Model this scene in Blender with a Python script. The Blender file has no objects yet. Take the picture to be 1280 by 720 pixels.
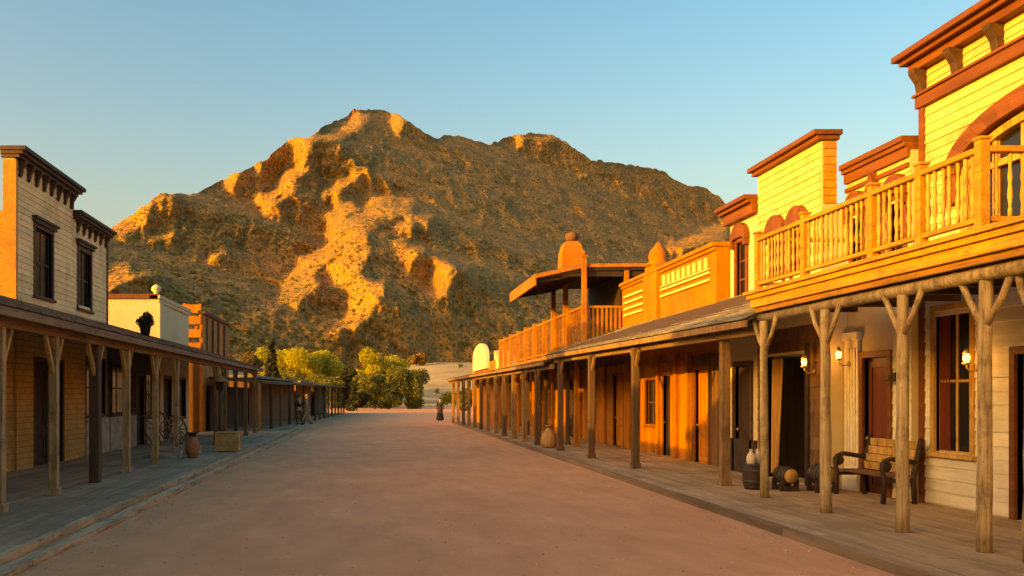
import bpy, bmesh, math, random
import numpy as np
from mathutils import Vector, Matrix, noise as mnoise
R = math.radians
rnd = random.Random(7)
S = bpy.context.scene
COL = S.collection
F_PX, VX, VY, H = 1150.0, 466.0, 495.0, 1.9      # focal length and vanishing point in photo pixels, eye height
SUN_A, SUN_E = R(27), R(11)                      # heading of the light from +X towards +Y, elevation

# ------------------------------------------------------------------ materials
def srgb(r, g, b):
    f = lambda c: (c/255/12.92) if c/255 <= .04045 else ((c/255+.055)/1.055)**2.4
    return (f(r), f(g), f(b), 1)
def N(nt, t, **kw):
    n = nt.nodes.new(t)
    for k, v in kw.items():
        if k in n.inputs: n.inputs[k].default_value = v
        else: setattr(n, k, v)
    return n
def mat(name, c1, c2, scale=(1, 1, 1), nscale=3.0, rough=.85, bump=.3, bscale=None, island=.0, detail=8.0,
        dark=None, dark_scale=.6, dark_amt=.5, spec=.25, bdist=.02):
    """two-tone noise material; 'island' varies each board; 'dark' adds stains of their own shape"""
    m = bpy.data.materials.new(name); m.use_nodes = True
    nt = m.node_tree; L = nt.links.new
    bs = nt.nodes['Principled BSDF']
    bs.inputs['Roughness'].default_value = rough
    bs.inputs['Specular IOR Level'].default_value = spec
    tc = N(nt, 'ShaderNodeTexCoord'); mp = N(nt, 'ShaderNodeMapping')
    mp.inputs['Scale'].default_value = scale
    geo = N(nt, 'ShaderNodeNewGeometry')
    if island:
        cb = N(nt, 'ShaderNodeVectorMath', operation='ADD')
        ml = N(nt, 'ShaderNodeVectorMath', operation='SCALE'); ml.inputs['Scale'].default_value = 17.3
        cx = N(nt, 'ShaderNodeCombineXYZ')
        for k in range(3): L(geo.outputs['Random Per Island'], cx.inputs[k])
        L(cx.outputs[0], ml.inputs[0]); L(tc.outputs['Object'], cb.inputs[0]); L(ml.outputs[0], cb.inputs[1])
        L(cb.outputs[0], mp.inputs['Vector'])
    else:
        L(tc.outputs['Object'], mp.inputs['Vector'])
    nz = N(nt, 'ShaderNodeTexNoise', Scale=nscale, Detail=detail, Roughness=.62)
    L(mp.outputs[0], nz.inputs['Vector'])
    rp = N(nt, 'ShaderNodeValToRGB')
    rp.color_ramp.elements[0].position = .32; rp.color_ramp.elements[0].color = c1
    rp.color_ramp.elements[1].position = .68; rp.color_ramp.elements[1].color = c2
    L(nz.outputs['Fac'], rp.inputs[0])
    out = rp.outputs[0]
    if island:
        mr = N(nt, 'ShaderNodeMapRange'); mr.inputs['To Min'].default_value = 1-island; mr.inputs['To Max'].default_value = 1+island
        L(geo.outputs['Random Per Island'], mr.inputs[0])
        mx = N(nt, 'ShaderNodeVectorMath', operation='SCALE')
        L(out, mx.inputs[0]); L(mr.outputs[0], mx.inputs['Scale']); out = mx.outputs[0]
    if dark:
        n2 = N(nt, 'ShaderNodeTexNoise', Scale=dark_scale, Detail=6.0, Roughness=.7)
        L(tc.outputs['Object'], n2.inputs['Vector'])
        r2 = N(nt, 'ShaderNodeMapRange'); r2.inputs['From Min'].default_value = .48; r2.inputs['From Max'].default_value = .68
        r2.inputs['To Max'].default_value = dark_amt
        L(n2.outputs['Fac'], r2.inputs[0])
        m2 = N(nt, 'ShaderNodeMix', data_type='RGBA'); m2.inputs['B'].default_value = dark
        L(r2.outputs[0], m2.inputs['Factor']); L(out, m2.inputs[6]); m2.inputs[7].default_value = dark
        out = m2.outputs[2]
    L(out, bs.inputs['Base Color'])
    if bump:
        nb = N(nt, 'ShaderNodeTexNoise', Scale=bscale or nscale*4, Detail=6.0, Roughness=.6)
        L(mp.outputs[0], nb.inputs['Vector'])
        bp = N(nt, 'ShaderNodeBump', Strength=bump, Distance=bdist)
        L(nb.outputs['Fac'], bp.inputs['Height']); L(bp.outputs[0], bs.inputs['Normal'])
    return m
def C(r, g, b): return (r, g, b, 1)
GX, GY, GZ = (.6, 8, 8), (8, .6, 8), (8, 8, .6)   # grain along X, Y, Z
CREAM1, CREAM2 = C(.54, .39, .165), C(.66, .50, .235)
MT = dict(
    siding=mat('cream_clapboard', CREAM1, CREAM2, GY, .8, .8, .3, island=.15, dark=C(.30, .19, .09), dark_amt=.6, dark_scale=1.3),
    siding_bounce_tint=mat('cream_clapboard_bounce_tint', C(.80, .51, .23), C(.90, .63, .32), GY, .8, .8, .3, island=.08, dark=C(.34, .22, .11), dark_amt=.5, dark_scale=1.3),  # brighter copy of the cream siding, bounce light on the shaded store painted in
    siding_white=mat('white_clapboard', C(.62, .54, .38), C(.78, .70, .52), GY, .8, .75, .25, island=.08, dark=C(.30, .25, .17), dark_amt=.4),
    plaster=mat('cream_plaster', C(.54, .42, .24), C(.66, .53, .33), (1, 1, 1), 1.2, .9, .3, dark=C(.3, .22, .13), dark_amt=.4),
    trim=mat('brown_painted_trim', C(.12, .036, .012), C(.20, .065, .022), GY, 1.0, .6, .3, island=.15),
    darktrim=mat('dark_brown_trim', C(.05, .026, .016), C(.10, .05, .028), GY, 1.0, .65, .3, island=.15),
    ochre=mat('ochre_painted_wood', C(.40, .17, .035), C(.54, .26, .06), GY, 1.0, .7, .3, island=.12, dark=C(.16, .08, .035), dark_amt=.5, dark_scale=1.4),
    redochre=mat('red_ochre_timber', C(.32, .11, .022), C(.46, .18, .038), GY, 1.0, .7, .35, island=.18, dark=C(.14, .05, .018), dark_amt=.5, dark_scale=1.4),
    rail=mat('weathered_rail_wood', C(.42, .22, .065), C(.56, .33, .11), GZ, 1.0, .75, .35, island=.18, dark=C(.14, .08, .04), dark_amt=.5, dark_scale=2.0),
    log=mat('pale_peeled_log', C(.33, .215, .10), C(.56, .40, .20), (14, 14, .8), 1.0, .85, .9, island=.12, dark=C(.13, .08, .04), dark_amt=.75, dark_scale=3.0),
    post=mat('brown_post_wood', C(.20, .105, .045), C(.34, .19, .08), (9, 9, .7), 1.0, .8, .5, island=.2, dark=C(.07, .04, .022), dark_amt=.6, dark_scale=2.0),
    darkpost=mat('dark_post_wood', C(.075, .042, .024), C(.15, .085, .045), (9, 9, .7), 1.0, .8, .5, island=.2),
    beam=mat('porch_beam_wood', C(.17, .10, .05), C(.29, .18, .095), GY, 1.0, .8, .4, island=.2, dark=C(.07, .04, .022), dark_amt=.5),
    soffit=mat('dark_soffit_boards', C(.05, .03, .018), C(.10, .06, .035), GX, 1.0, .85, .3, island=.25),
    shingle=mat('weathered_shingle', C(.10, .075, .055), C(.21, .165, .125), (3, 3, 3), 1.5, .9, .5, island=.3),
    lichen=mat('lichen_grey_shingle', C(.13, .12, .095), C(.30, .27, .20), (3, 3, 3), 1.2, .95, .6, island=.3, dark=C(.08, .07, .05), dark_amt=.6),
    terra=mat('terracotta_adobe', C(.36, .11, .022), C(.48, .165, .036), (1, 1, 1), 1.3, .9, .4, dark=C(.22, .09, .035), dark_amt=.45),
    terra_light=mat('pale_ochre_relief', C(.60, .38, .16), C(.70, .48, .22), (1, 1, 1), 2, .85, .3),
    orangewood=mat('orange_stained_planks', C(.33, .105, .018), C(.52, .19, .035), (7, 7, .6), 1.0, .65, .35, island=.22, dark=C(.12, .05, .018), dark_amt=.5, dark_scale=1.5),
    brownwood=mat('brown_plank_wood', C(.10, .05, .024), C(.19, .095, .045), (7, 7, .6), 1.0, .75, .35, island=.22),
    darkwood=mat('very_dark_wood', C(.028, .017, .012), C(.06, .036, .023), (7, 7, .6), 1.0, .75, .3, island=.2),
    reddoor=mat('dark_red_door_paint', C(.10, .026, .016), C(.17, .045, .025), (6, 6, .6), 1.0, .5, .2),
    brick=None,
    stone=mat('grey_white_stone', C(.27, .24, .19), C(.50, .46, .38), (1, 1, 1), 2.4, .9, .6, dark=C(.12, .10, .08), dark_amt=.7, dark_scale=2.2),
    deck=mat('grey_deck_planks', C(.29, .19, .105), C(.46, .32, .185), (9, .5, 9), 1.0, .85, .5, island=.16, dark=C(.10, .07, .05), dark_amt=.5, dark_scale=.5),
    kerbwood=mat('pale_kerb_timber', C(.42, .29, .16), C(.58, .42, .25), (9, .5, 9), 1.0, .85, .5, island=.12, dark=C(.12, .08, .055), dark_amt=.6, dark_scale=1.0),
    iron=mat('black_iron', C(.018, .016, .015), C(.05, .04, .034), (1, 1, 1), 6, .5, .2, spec=.5),
    brass=mat('aged_brass', C(.30, .18, .06), C(.45, .29, .11), (1, 1, 1), 8, .4, .1, spec=.6),
    curtain=mat('red_brown_curtain', C(.085, .015, .008), C(.14, .028, .014), (6, 6, .4), 2, .9, .3),
    drape=mat('tan_canvas_drape', C(.34, .17, .06), C(.48, .27, .11), (6, 6, .4), 2, .9, .3),
    crate=mat('yellow_pine_crate', C(.42, .25, .08), C(.58, .37, .14), (6, 1, 6), 1.4, .75, .3, island=.15, dark=C(.2, .1, .04), dark_amt=.4),
    clay=mat('orange_clay', C(.34, .13, .05), C(.46, .19, .08), (1, 1, 1), 4, .8, .3),
    cloth_tan=mat('tan_cloth', C(.30, .22, .12), C(.42, .32, .19), (1, 1, 1), 6, .95, .3),
    cloth_dark=mat('dark_cloth', C(.022, .016, .015), C(.045, .032, .028), (1, 1, 1), 6, .95, .3),
    cloth_brown=mat('brown_cloth', C(.09, .05, .03), C(.14, .08, .045), (1, 1, 1), 6, .95, .3),
    skin=mat('skin', C(.40, .23, .15), C(.47, .28, .19), (1, 1, 1), 6, .6, .05),
    bark=mat('grey_brown_bark', C(.06, .042, .028), C(.13, .095, .065), (6, 6, 1), 2, .95, .8),
    jug=mat('pale_stoneware', C(.50, .42, .28), C(.62, .54, .38), (1, 1, 1), 5, .45, .1, spec=.5),
)
def add_cracks(m, scale=(16, 16, .5)):
    nt = m.node_tree; L = nt.links.new; bs = nt.nodes['Principled BSDF']
    tc = N(nt, 'ShaderNodeTexCoord'); mp = N(nt, 'ShaderNodeMapping'); mp.inputs['Scale'].default_value = scale; L(tc.outputs['Object'], mp.inputs[0])
    n = N(nt, 'ShaderNodeTexNoise', Scale=1.0, Detail=3.0); L(mp.outputs[0], n.inputs['Vector'])
    r = N(nt, 'ShaderNodeValToRGB'); e = r.color_ramp.elements; e[0].position = .465; e[0].color = C(0, 0, 0); e[1].position = .49; e[1].color = C(1, 1, 1)
    x = e.new(.515); x.color = C(0, 0, 0); L(n.outputs['Fac'], r.inputs[0])
    ml = N(nt, 'ShaderNodeMath', operation='MULTIPLY'); ml.inputs[1].default_value = .65; L(r.outputs[0], ml.inputs[0])
    old = bs.inputs['Base Color'].links[0].from_socket; mx = N(nt, 'ShaderNodeMix', data_type='RGBA'); L(old, mx.inputs[6]); mx.inputs[7].default_value = C(.05, .03, .018); L(ml.outputs[0], mx.inputs[0]); L(mx.outputs[2], bs.inputs['Base Color'])
for k_ in ('log', 'post', 'rail', 'darkpost'): add_cracks(MT[k_])
for k_ in ('beam', 'ochre', 'kerbwood'): add_cracks(MT[k_], (14, .5, 14))
def brick_mat():
    m = mat('yellow_adobe_brick', C(.46, .27, .08), C(.60, .38, .13), (1, 1, 1), 2.0, .9, .3, dark=C(.2, .12, .05), dark_amt=.4)
    nt = m.node_tree; L = nt.links.new; bs = nt.nodes['Principled BSDF']
    tc = N(nt, 'ShaderNodeTexCoord'); sx = N(nt, 'ShaderNodeSeparateXYZ'); cx = N(nt, 'ShaderNodeCombineXYZ')
    L(tc.outputs['Object'], sx.inputs[0]); L(sx.outputs[1], cx.inputs[0]); L(sx.outputs[2], cx.inputs[1])
    b = N(nt, 'ShaderNodeTexBrick', Scale=1.0)
    b.inputs['Brick Width'].default_value = .42; b.inputs['Row Height'].default_value = .14; b.inputs['Mortar Size'].default_value = .012
    b.inputs['Color1'].default_value = C(1, 1, 1); b.inputs['Color2'].default_value = C(.82, .80, .76); b.inputs['Mortar'].default_value = C(.55, .5, .45)
    L(cx.outputs[0], b.inputs['Vector'])
    old = bs.inputs['Base Color'].links[0].from_socket
    mx = N(nt, 'ShaderNodeMix', data_type='RGBA', blend_type='MULTIPLY'); mx.inputs[0].default_value = .8
    L(old, mx.inputs[6]); L(b.outputs[0], mx.inputs[7]); L(mx.outputs[2], bs.inputs['Base Color'])
    return m
MT['brick'] = brick_mat()
def glass_mat():
    m = bpy.data.materials.new('old_window_glass'); m.use_nodes = True
    b = m.node_tree.nodes['Principled BSDF']
    b.inputs['Base Color'].default_value = C(.012, .011, .010); b.inputs['Roughness'].default_value = .12
    b.inputs['Specular IOR Level'].default_value = .5
    nt = m.node_tree
    nb = N(nt, 'ShaderNodeTexNoise', Scale=2.5); bp = N(nt, 'ShaderNodeBump', Strength=.12, Distance=.02)
    nt.links.new(nb.outputs[0], bp.inputs['Height']); nt.links.new(bp.outputs[0], b.inputs['Normal'])
    return m
MT['glass'] = glass_mat()
def emit_mat(name, col, s):
    m = bpy.data.materials.new(name); m.use_nodes = True
    b = m.node_tree.nodes['Principled BSDF']
    b.inputs['Base Color'].default_value = col; b.inputs['Emission Color'].default_value = col; b.inputs['Emission Strength'].default_value = s
    return m
MT['lamp'] = emit_mat('lit_lamp_glass', C(1, .52, .15), 2.2)

# ------------------------------------------------------------------ mesh builder
class MB:
    def __init__(s): s.v = []; s.f = []; s.sm = []
    def add(s, vs, fs, smooth=False):
        n = len(s.v); s.v += [tuple(p) for p in vs]
        for f in fs: s.f.append(tuple(i+n for i in f)); s.sm.append(smooth)
        return s
    def box(s, x0, x1, y0, y1, z0, z1):
        if x0 > x1: x0, x1 = x1, x0
        if y0 > y1: y0, y1 = y1, y0
        if z0 > z1: z0, z1 = z1, z0
        return s.add([(x0, y0, z0), (x1, y0, z0), (x1, y1, z0), (x0, y1, z0), (x0, y0, z1), (x1, y0, z1), (x1, y1, z1), (x0, y1, z1)],
              [(0, 3, 2, 1), (4, 5, 6, 7), (0, 1, 5, 4), (1, 2, 6, 5), (2, 3, 7, 6), (3, 0, 4, 7)])
    def bar(s, p, q, w, h, up=(0, 0, 1)):
        p, q = Vector(p), Vector(q); d = (q-p).normalized(); u = Vector(up)
        if abs(d.dot(u)) > .98: u = Vector((0, 1, 0))
        r = d.cross(u).normalized()*w/2; t = r.cross(d).normalized()*h/2
        vs = [c+a+b for c in (p, q) for a, b in ((-r, -t), (r, -t), (r, t), (-r, t))]
        return s.add(vs, [(0, 1, 2, 3), (7, 6, 5, 4), (0, 4, 5, 1), (1, 5, 6, 2), (2, 6, 7, 3), (3, 7, 4, 0)])
    def tube(s, pts, rad, n=10, cap=True, wob=0.):
        pts = [Vector(p) for p in pts]; rings = []
        for i, p in enumerate(pts):
            d = (pts[min(i+1, len(pts)-1)]-pts[max(i-1, 0)]).normalized()
            u = Vector((0, 1, 0)) if abs(d.y) < .9 else Vector((1, 0, 0))
            a = d.cross(u).normalized(); b = d.cross(a).normalized()
            r = rad[i] if hasattr(rad, '__len__') else rad
            rings.append([p+(a*math.cos(t)+b*math.sin(t))*r*(1+wob*rnd.uniform(-1, 1)) for t in [2*math.pi*k/n for k in range(n)]])
        vs = [q for ring in rings for q in ring]; fs = []
        for i in range(len(pts)-1):
            for k in range(n):
                k2 = (k+1) % n
                fs.append((i*n+k, i*n+k2, (i+1)*n+k2, (i+1)*n+k))
        s.add(vs, fs, True)
        if cap:
            m = len(s.v)-len(vs)
            s.f.append(tuple(m+k for k in reversed(range(n)))); s.sm.append(False)
            s.f.append(tuple(m+(len(pts)-1)*n+k for k in range(n))); s.sm.append(False)
        return s
    def lathe(s, c, prof, n=14, axis='Z'):
        vs = []; fs = []
        for r, h in prof:
            for k in range(n):
                t = 2*math.pi*k/n
                if axis == 'Z': vs.append((c[0]+r*math.cos(t), c[1]+r*math.sin(t), c[2]+h))
                elif axis == 'X': vs.append((c[0]+h, c[1]+r*math.cos(t), c[2]+r*math.sin(t)))
                else: vs.append((c[0]+r*math.cos(t), c[1]+h, c[2]+r*math.sin(t)))
        m = len(prof)
        for i in range(m-1):
            for k in range(n): fs.append((i*n+k, i*n+(k+1) % n, (i+1)*n+(k+1) % n, (i+1)*n+k))
        fs.append(tuple(reversed(range(n)))); fs.append(tuple((m-1)*n+k for k in range(n)))
        return s.add(vs, fs, True)
    def prism_x(s, poly, x0, x1):      # poly in (y, z), extruded along x
        n = len(poly); vs = [(x0, y, z) for y, z in poly]+[(x1, y, z) for y, z in poly]
        return s.add(vs, [tuple(reversed(range(n))), tuple(range(n, 2*n))]+[(i, (i+1) % n, n+(i+1) % n, n+i) for i in range(n)])
    def prism_y(s, poly, y0, y1):      # poly in (x, z), extruded along y
        n = len(poly); vs = [(x, y0, z) for x, z in poly]+[(x, y1, z) for x, z in poly]
        return s.add(vs, [tuple(reversed(range(n))), tuple(range(n, 2*n))]+[(i, (i+1) % n, n+(i+1) % n, n+i) for i in range(n)])
    def build(s, name, m, parent=None, bevel=0., base=True):
        me = bpy.data.meshes.new(name); o = bpy.data.objects.new(name, me); COL.objects.link(o)
        vs = np.array(s.v, dtype=float).reshape(-1, 3)
        if parent is not None:
            o.parent = parent; off = np.array(wloc(parent))
        else:
            lo, hi = vs.min(0), vs.max(0)
            off = np.array([(lo[0]+hi[0])/2, (lo[1]+hi[1])/2, lo[2]]) if base else np.zeros(3)
            o.location = off
        WL[o.name] = Vector(off)
        me.from_pydata((vs-off).tolist(), [], s.f)
        bm = bmesh.new(); bm.from_mesh(me); bmesh.ops.recalc_face_normals(bm, faces=bm.faces); bm.to_mesh(me); bm.free()
        me.polygons.foreach_set('use_smooth', s.sm)
        if m: me.materials.append(MT[m] if isinstance(m, str) else m)
        if bevel:
            b = o.modifiers.new('edge', 'BEVEL'); b.width = bevel; b.segments = 2; b.limit_method = 'ANGLE'; b.angle_limit = R(50)
        return o
WL = {}
def wloc(o): return WL[o.name]
def tag(o, label=None, cat=None, group=None, kind=None):
    if label: o['label'] = label
    if cat: o['category'] = cat
    if group: o['group'] = group
    if kind: o['kind'] = kind
    return o
def thing(name, label, cat, loc=(0, 0, 0), group=None):
    o = bpy.data.objects.new(name, None); COL.objects.link(o); o.location = loc; o.empty_display_size = .3
    WL[o.name] = Vector(loc)
    return tag(o, label, cat, group)
def kids(o): return [c for c in bpy.data.objects if c.parent == o]
def copy_tree(o, delta=None, parent=None):
    c = o.copy(); COL.objects.link(c)
    if parent is not None: c.parent = parent
    elif delta is not None: c.location = Vector(o.location)+Vector(delta)
    for ch in kids(o): copy_tree(ch, None, c)
    return c

# ------------------------------------------------------------------ facade helpers.  s=+1: right side, faces -X.  s=-1: left side, faces +X
def fb(mb, s, X, y0, y1, o0, o1, z0, z1): return mb.box(X-s*o0, X-s*o1, y0, y1, z0, z1)
def wall(mb, s, X, y0, y1, z0, z1, holes=(), th=.25):
    ys = sorted({y0, y1, *[min(max(h[k], y0), y1) for h in holes for k in (0, 1)]}); zs = sorted({z0, z1, *[min(max(h[k], z0), z1) for h in holes for k in (2, 3)]})
    for a, b in zip(ys, ys[1:]):
        run = None
        for c, d in zip(zs, zs[1:]):
            ym, zm = (a+b)/2, (c+d)/2
            if any(h[0] < ym < h[1] and h[2] < zm < h[3] for h in holes):
                if run: fb(mb, s, X, a, b, 0, -th, run[0], run[1]); run = None
            else: run = (run[0], d) if run else (c, d)
        if run: fb(mb, s, X, a, b, 0, -th, run[0], run[1])
    return mb
def clap(mb, s, X, y0, y1, z0, z1, holes=(), pitch=.15):
    n = max(1, round((z1-z0)/pitch)); p = (z1-z0)/n
    for i in range(n):
        a, b = z0+i*p, z0+(i+1)*p; zm = (a+b)/2; spans = [(y0, y1)]
        for h in holes:
            if h[2] < zm < h[3]:
                ns = []
                for u, v in spans:
                    if h[1] <= u or h[0] >= v: ns.append((u, v)); continue
                    if h[0] > u: ns.append((u, h[0]))
                    if h[1] < v: ns.append((h[1], v))
                spans = ns
        for u, v in spans:
            cuts = [u]
            while v-cuts[-1] > 3.2: cuts.append(cuts[-1]+rnd.uniform(1.6, 2.8))
            cuts.append(v)
            for c, d in zip(cuts, cuts[1:]):
                j = rnd.uniform(-.003, .003)
                vs = []
                for y in (c+.002, d-.002):
                    for o, z in ((.001, a), (.026+j, a+.001+j), (.008+j, b+.006), (.001, b+.006)): vs.append((X-s*o, y, z))
                mb.add(vs, [(0, 1, 2, 3), (7, 6, 5, 4), (0, 4, 5, 1), (1, 5, 6, 2), (2, 6, 7, 3), (3, 7, 4, 0)])
    return mb
def clap_end(mb, sgn, Y, x0, x1, z0, z1, pitch=.15):     # boards on an end wall facing -Y
    n = max(1, round((z1-z0)/pitch)); p = (z1-z0)/n
    for i in range(n):
        a, b = z0+i*p, z0+(i+1)*p
        vs = []
        for x in (x0+.002, x1-.002):
            for o, z in ((.001, a), (.026, a+.001), (.008, b+.006), (.001, b+.006)): vs.append((x, Y-o, z))
        mb.add(vs, [(0, 1, 2, 3), (7, 6, 5, 4), (0, 4, 5, 1), (1, 5, 6, 2), (2, 6, 7, 3), (3, 7, 4, 0)])
    return mb
def arch_pts(yc, hw, zs, rise, n=14):
    return [(yc-hw*math.cos(math.pi*k/n), zs+rise*math.sin(math.pi*k/n)) for k in range(n+1)]
def band_arch(mb, s, X, outer, inner, o0, o1):
    n = len(outer)
    for i in range(n-1):
        q = [outer[i], outer[i+1], inner[i+1], inner[i]]
        mb.prism_x(q, X-s*o0, X-s*o1)
    return mb
def window(parent, s, X, y0, y1, z0, z1, frame='trim', hood=None, nx=2, nz=2, curtain=None, hoodmat=None):
    """a sash window in a hole of the wall: casing and sash, a pane and a hood"""
    t = .1; w = MB()
    for a, b, c, d in ((y0-t, y0, z0-.02, z1+t), (y1, y1+t, z0-.02, z1+t), (y0, y1, z1, z1+t)):
        fb(w, s, X, a, b, .045, -.14, c, d)
    fb(w, s, X, y0-t-.05, y1+t+.05, .09, -.14, z0-.09, z0-.022)
    for k in range(nx+1):
        y = y0+(y1-y0)*k/nx; fb(w, s, X, max(y-.022, y0), min(y+.022, y1), -.05, -.09, z0, z1)
    for k in range(nz+1):
        z = z0+(z1-z0)*k/nz; fb(w, s, X, y0, y1, -.053, -.087, max(z-.022, z0), min(z+.022, z1))
    wo = w.build('window', frame, parent)
    p = MB(); fb(p, s, X, y0, y1, -.065, -.075, z0, z1); p.build('pane', 'glass', wo)
    if curtain:
        cu = MB(); n = 16; yy0, yy1 = curtain
        for k in range(n):
            a, b = yy0+(yy1-yy0)*k/n, yy0+(yy1-yy0)*(k+1)/n
            d0, d1 = -.055+.012*math.sin(k*1.3), -.055+.012*math.sin((k+1)*1.3)
            cu.add([(X-s*d0, a, z0+.02), (X-s*d1, b, z0+.02), (X-s*d1, b, z1-.02), (X-s*d0, a, z1-.02)], [(0, 1, 2, 3)])
        cu.build('curtain', 'curtain', wo)
    hm = hoodmat or frame
    if hood == 'flat':
        h = MB(); fb(h, s, X, y0-t-.06, y1+t+.06, .11, 0.003, z1+t, z1+t+.09); fb(h, s, X, y0-t-.11, y1+t+.11, .16, 0.003, z1+t+.09, z1+t+.15)
        h.build('hood', hm, wo)
    elif hood in ('arch', 'point'):
        yc, hw = (y0+y1)/2, (y1-y0)/2+t+.08; h = MB()
        rise = .3 if hood == 'arch' else .22
        o = arch_pts(yc, hw, z1+t-.06, rise+.1); i = arch_pts(yc, hw-.12, z1+t-.06, .06)
        band_arch(h, s, X, o, i, .12, .004)
        if hood == 'point': h.prism_x([(yc-.16, z1+t+.2), (yc+.16, z1+t+.2), (yc+.07, z1+t+.42), (yc, z1+t+.55), (yc-.07, z1+t+.42)], X-s*.15, X-s*.006)
        for y in (yc-hw+.02, yc+hw-.14): fb(h, s, X, y, y+.12, .13, .005, z1+t-.22, z1+t-.062)
        h.build('hood', hm, wo)
    return wo
def door(parent, s, X, y0, y1, z0, z1, m='brownwood', frame='trim', panels=True, glass=False):
    d = MB(); fb(d, s, X, y0, y1, -.08, -.13, z0, z1)
    w = y1-y0; leaves = 2 if w > 1.3 else 1
    for k in range(leaves):
        a, b = y0+w*k/leaves+.03, y0+w*(k+1)/leaves-.03
        if panels:
            for c, e in ((z0+.06, z0+.78), (z0+.9, z1-.08)):
                fb(d, s, X, a, a+.1, -.058, -.082, c, e); fb(d, s, X, b-.1, b, -.058, -.082, c, e)
                fb(d, s, X, a+.1, b-.1, -.058, -.082, c, c+.1); fb(d, s, X, a+.1, b-.1, -.058, -.082, e-.1, e)
        else:
            n = max(2, round((b-a)/.16))
            for q in range(n):
                fb(d, s, X, a+(b-a)*q/n+.004, a+(b-a)*(q+1)/n-.004, -.06+rnd.uniform(-.006, .006), -.082, z0+.01, z1-.01)
    do = d.build('door', m, parent)
    f = MB(); t = .11
    for a, b, c, e in ((y0-t, y0, z0, z1+t), (y1, y1+t, z0, z1+t), (y0, y1, z1, z1+t)): fb(f, s, X, a, b, .05, -.14, c, e)
    f.build('door_frame', frame, do)
    if glass:
        g = MB(); fb(g, s, X, y0+.16, y1-.16, -.05, -.07, z0+1.02, z1-.2); g.build('pane', 'glass', do)
    h = MB(); yk = y0+w*.5+(.08 if leaves == 2 else w*.36)
    h.lathe((X+s*.058, yk, z0+1.0), [(.012, -s*0.0), (.012, -s*.04), (.03, -s*.05), (.034, -s*.07), (.018, -s*.09)], 10, 'X')
    h.build('handle', 'brass', do)
    return do
def cornice(mb, s, X, y0, y1, z, over=.35, h=.3, ret0=0., ret1=0.):
    """stepped cornice, its top at z"""
    for k, (o, a, b) in enumerate(((over, -.1, 0), (over*.75, -.18, -.1), (over*.45, -h, -.18))):
        e0 = ret0*(o/over) if ret0 else 0; e1 = ret1*(o/over) if ret1 else 0
        fb(mb, s, X, y0-e0, y1+e1, o, -.3, z+a, z+b)
    return mb
def brackets(mb, s, X, ys, z0, z1, w=.12, d=.26):
    for y in ys:
        h = z1-z0
        poly = [(.005, z1), (d, z1), (d*.95, z1-h*.18), (d*.55, z1-h*.5), (d*.42, z0+h*.14), (d*.2, z0), (.005, z0+h*.08)]
        mb.add([(X-s*o, y-w/2, z) for o, z in poly]+[(X-s*o, y+w/2, z) for o, z in poly],
               [tuple(range(7)), tuple(reversed(range(7, 14)))]+[(i, (i+1) % 7, 7+(i+1) % 7, 7+i) for i in range(7)])
    return mb
def log_post(name, m, parent, x, y, z0, z1, r=.1, lean=(0, 0)):
    mb = MB(); n = 8; pts = []; rad = []
    for k in range(n+1):
        t = k/n
        pts.append((x+lean[0]*t+rnd.uniform(-.008, .008), y+lean[1]*t+rnd.uniform(-.008, .008), z0+(z1-z0)*t)); rad.append(r*(1.08-.16*t)*rnd.uniform(.95, 1.05))
    mb.tube(pts, rad, 12, wob=.04)
    return mb.build(name, m, parent)
def sq_post(name, m, parent, x, y, z0, z1, w=.15, chamfer=True):
    mb = MB(); mb.box(x-w/2, x+w/2, y-w/2, y+w/2, z0, z1)
    mb.box(x-w/2-.025, x+w/2+.025, y-w/2-.025, y+w/2+.025, z0, z0+.14) if rnd.random() < .6 else None
    return mb.build(name, m, parent, bevel=.012)
def braces(parent, m, x, y, zlo, zhi, reach, r=.045, round_=True, dirs=(-1, 1)):
    for d in dirs:
        mb = MB(); p, q = (x, y+d*.05, zlo), (x+rnd.uniform(-.02, .02), y+d*reach, zhi)
        if round_:
            mid = ((p[0]+q[0])/2+rnd.uniform(-.02, .02), (p[1]+q[1])/2+d*.02, (p[2]+q[2])/2)
            mb.tube([p, mid, q], [r*1.1, r, r*1.1], 8, wob=.05)
        else: mb.bar(p, q, r*1.7, r*2)
        mb.build('brace', m, parent)
def shingles(mb, P00, P10, P01, P11, nrow, ncol):
    """rows of shingles over the quad P00..P11; rows run from the eave (0) to the top (1)"""
    P00, P10, P01, P11 = map(Vector, (P00, P10, P01, P11))
    nn = (P10-P00).cross(P01-P00).normalized()
    if nn.z < 0: nn = -nn
    f = lambda u, v: (P00*(1-u)+P10*u)*(1-v)+(P01*(1-u)+P11*u)*v
    for i in range(nrow):
        v0, v1 = i/nrow, min(1, (i+1.15)/nrow); u = 0.
        while u < 1:
            w = rnd.uniform(.6, 1.4)/ncol; u2 = min(1, u+w); j = rnd.uniform(-.06, .06)/nrow
            a, b, c, d = f(u+.0005, max(0, v0+j)), f(u2-.0005, max(0, v0+j)), f(u2-.0005, v1), f(u+.0005, v1)
            t = nn*rnd.uniform(.018, .03)
            mb.add([a, b, c, d, a+t, b+t, c+nn*.004, d+nn*.004], [(4, 5, 6, 7), (0, 1, 5, 4), (1, 2, 6, 5), (3, 0, 4, 7)])
            u = u2
    return mb
def turned(mb, x, y, z0, z1, r=.035, n=8):
    h = z1-z0
    return mb.lathe((x, y, z0), [(r*.8, 0), (r*.8, h*.12), (r*.5, h*.16), (r*1.05, h*.34), (r*.6, h*.52), (r*.95, h*.62), (r*.5, h*.8), (r*.8, h*.86), (r*.8, h)], n)
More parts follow.
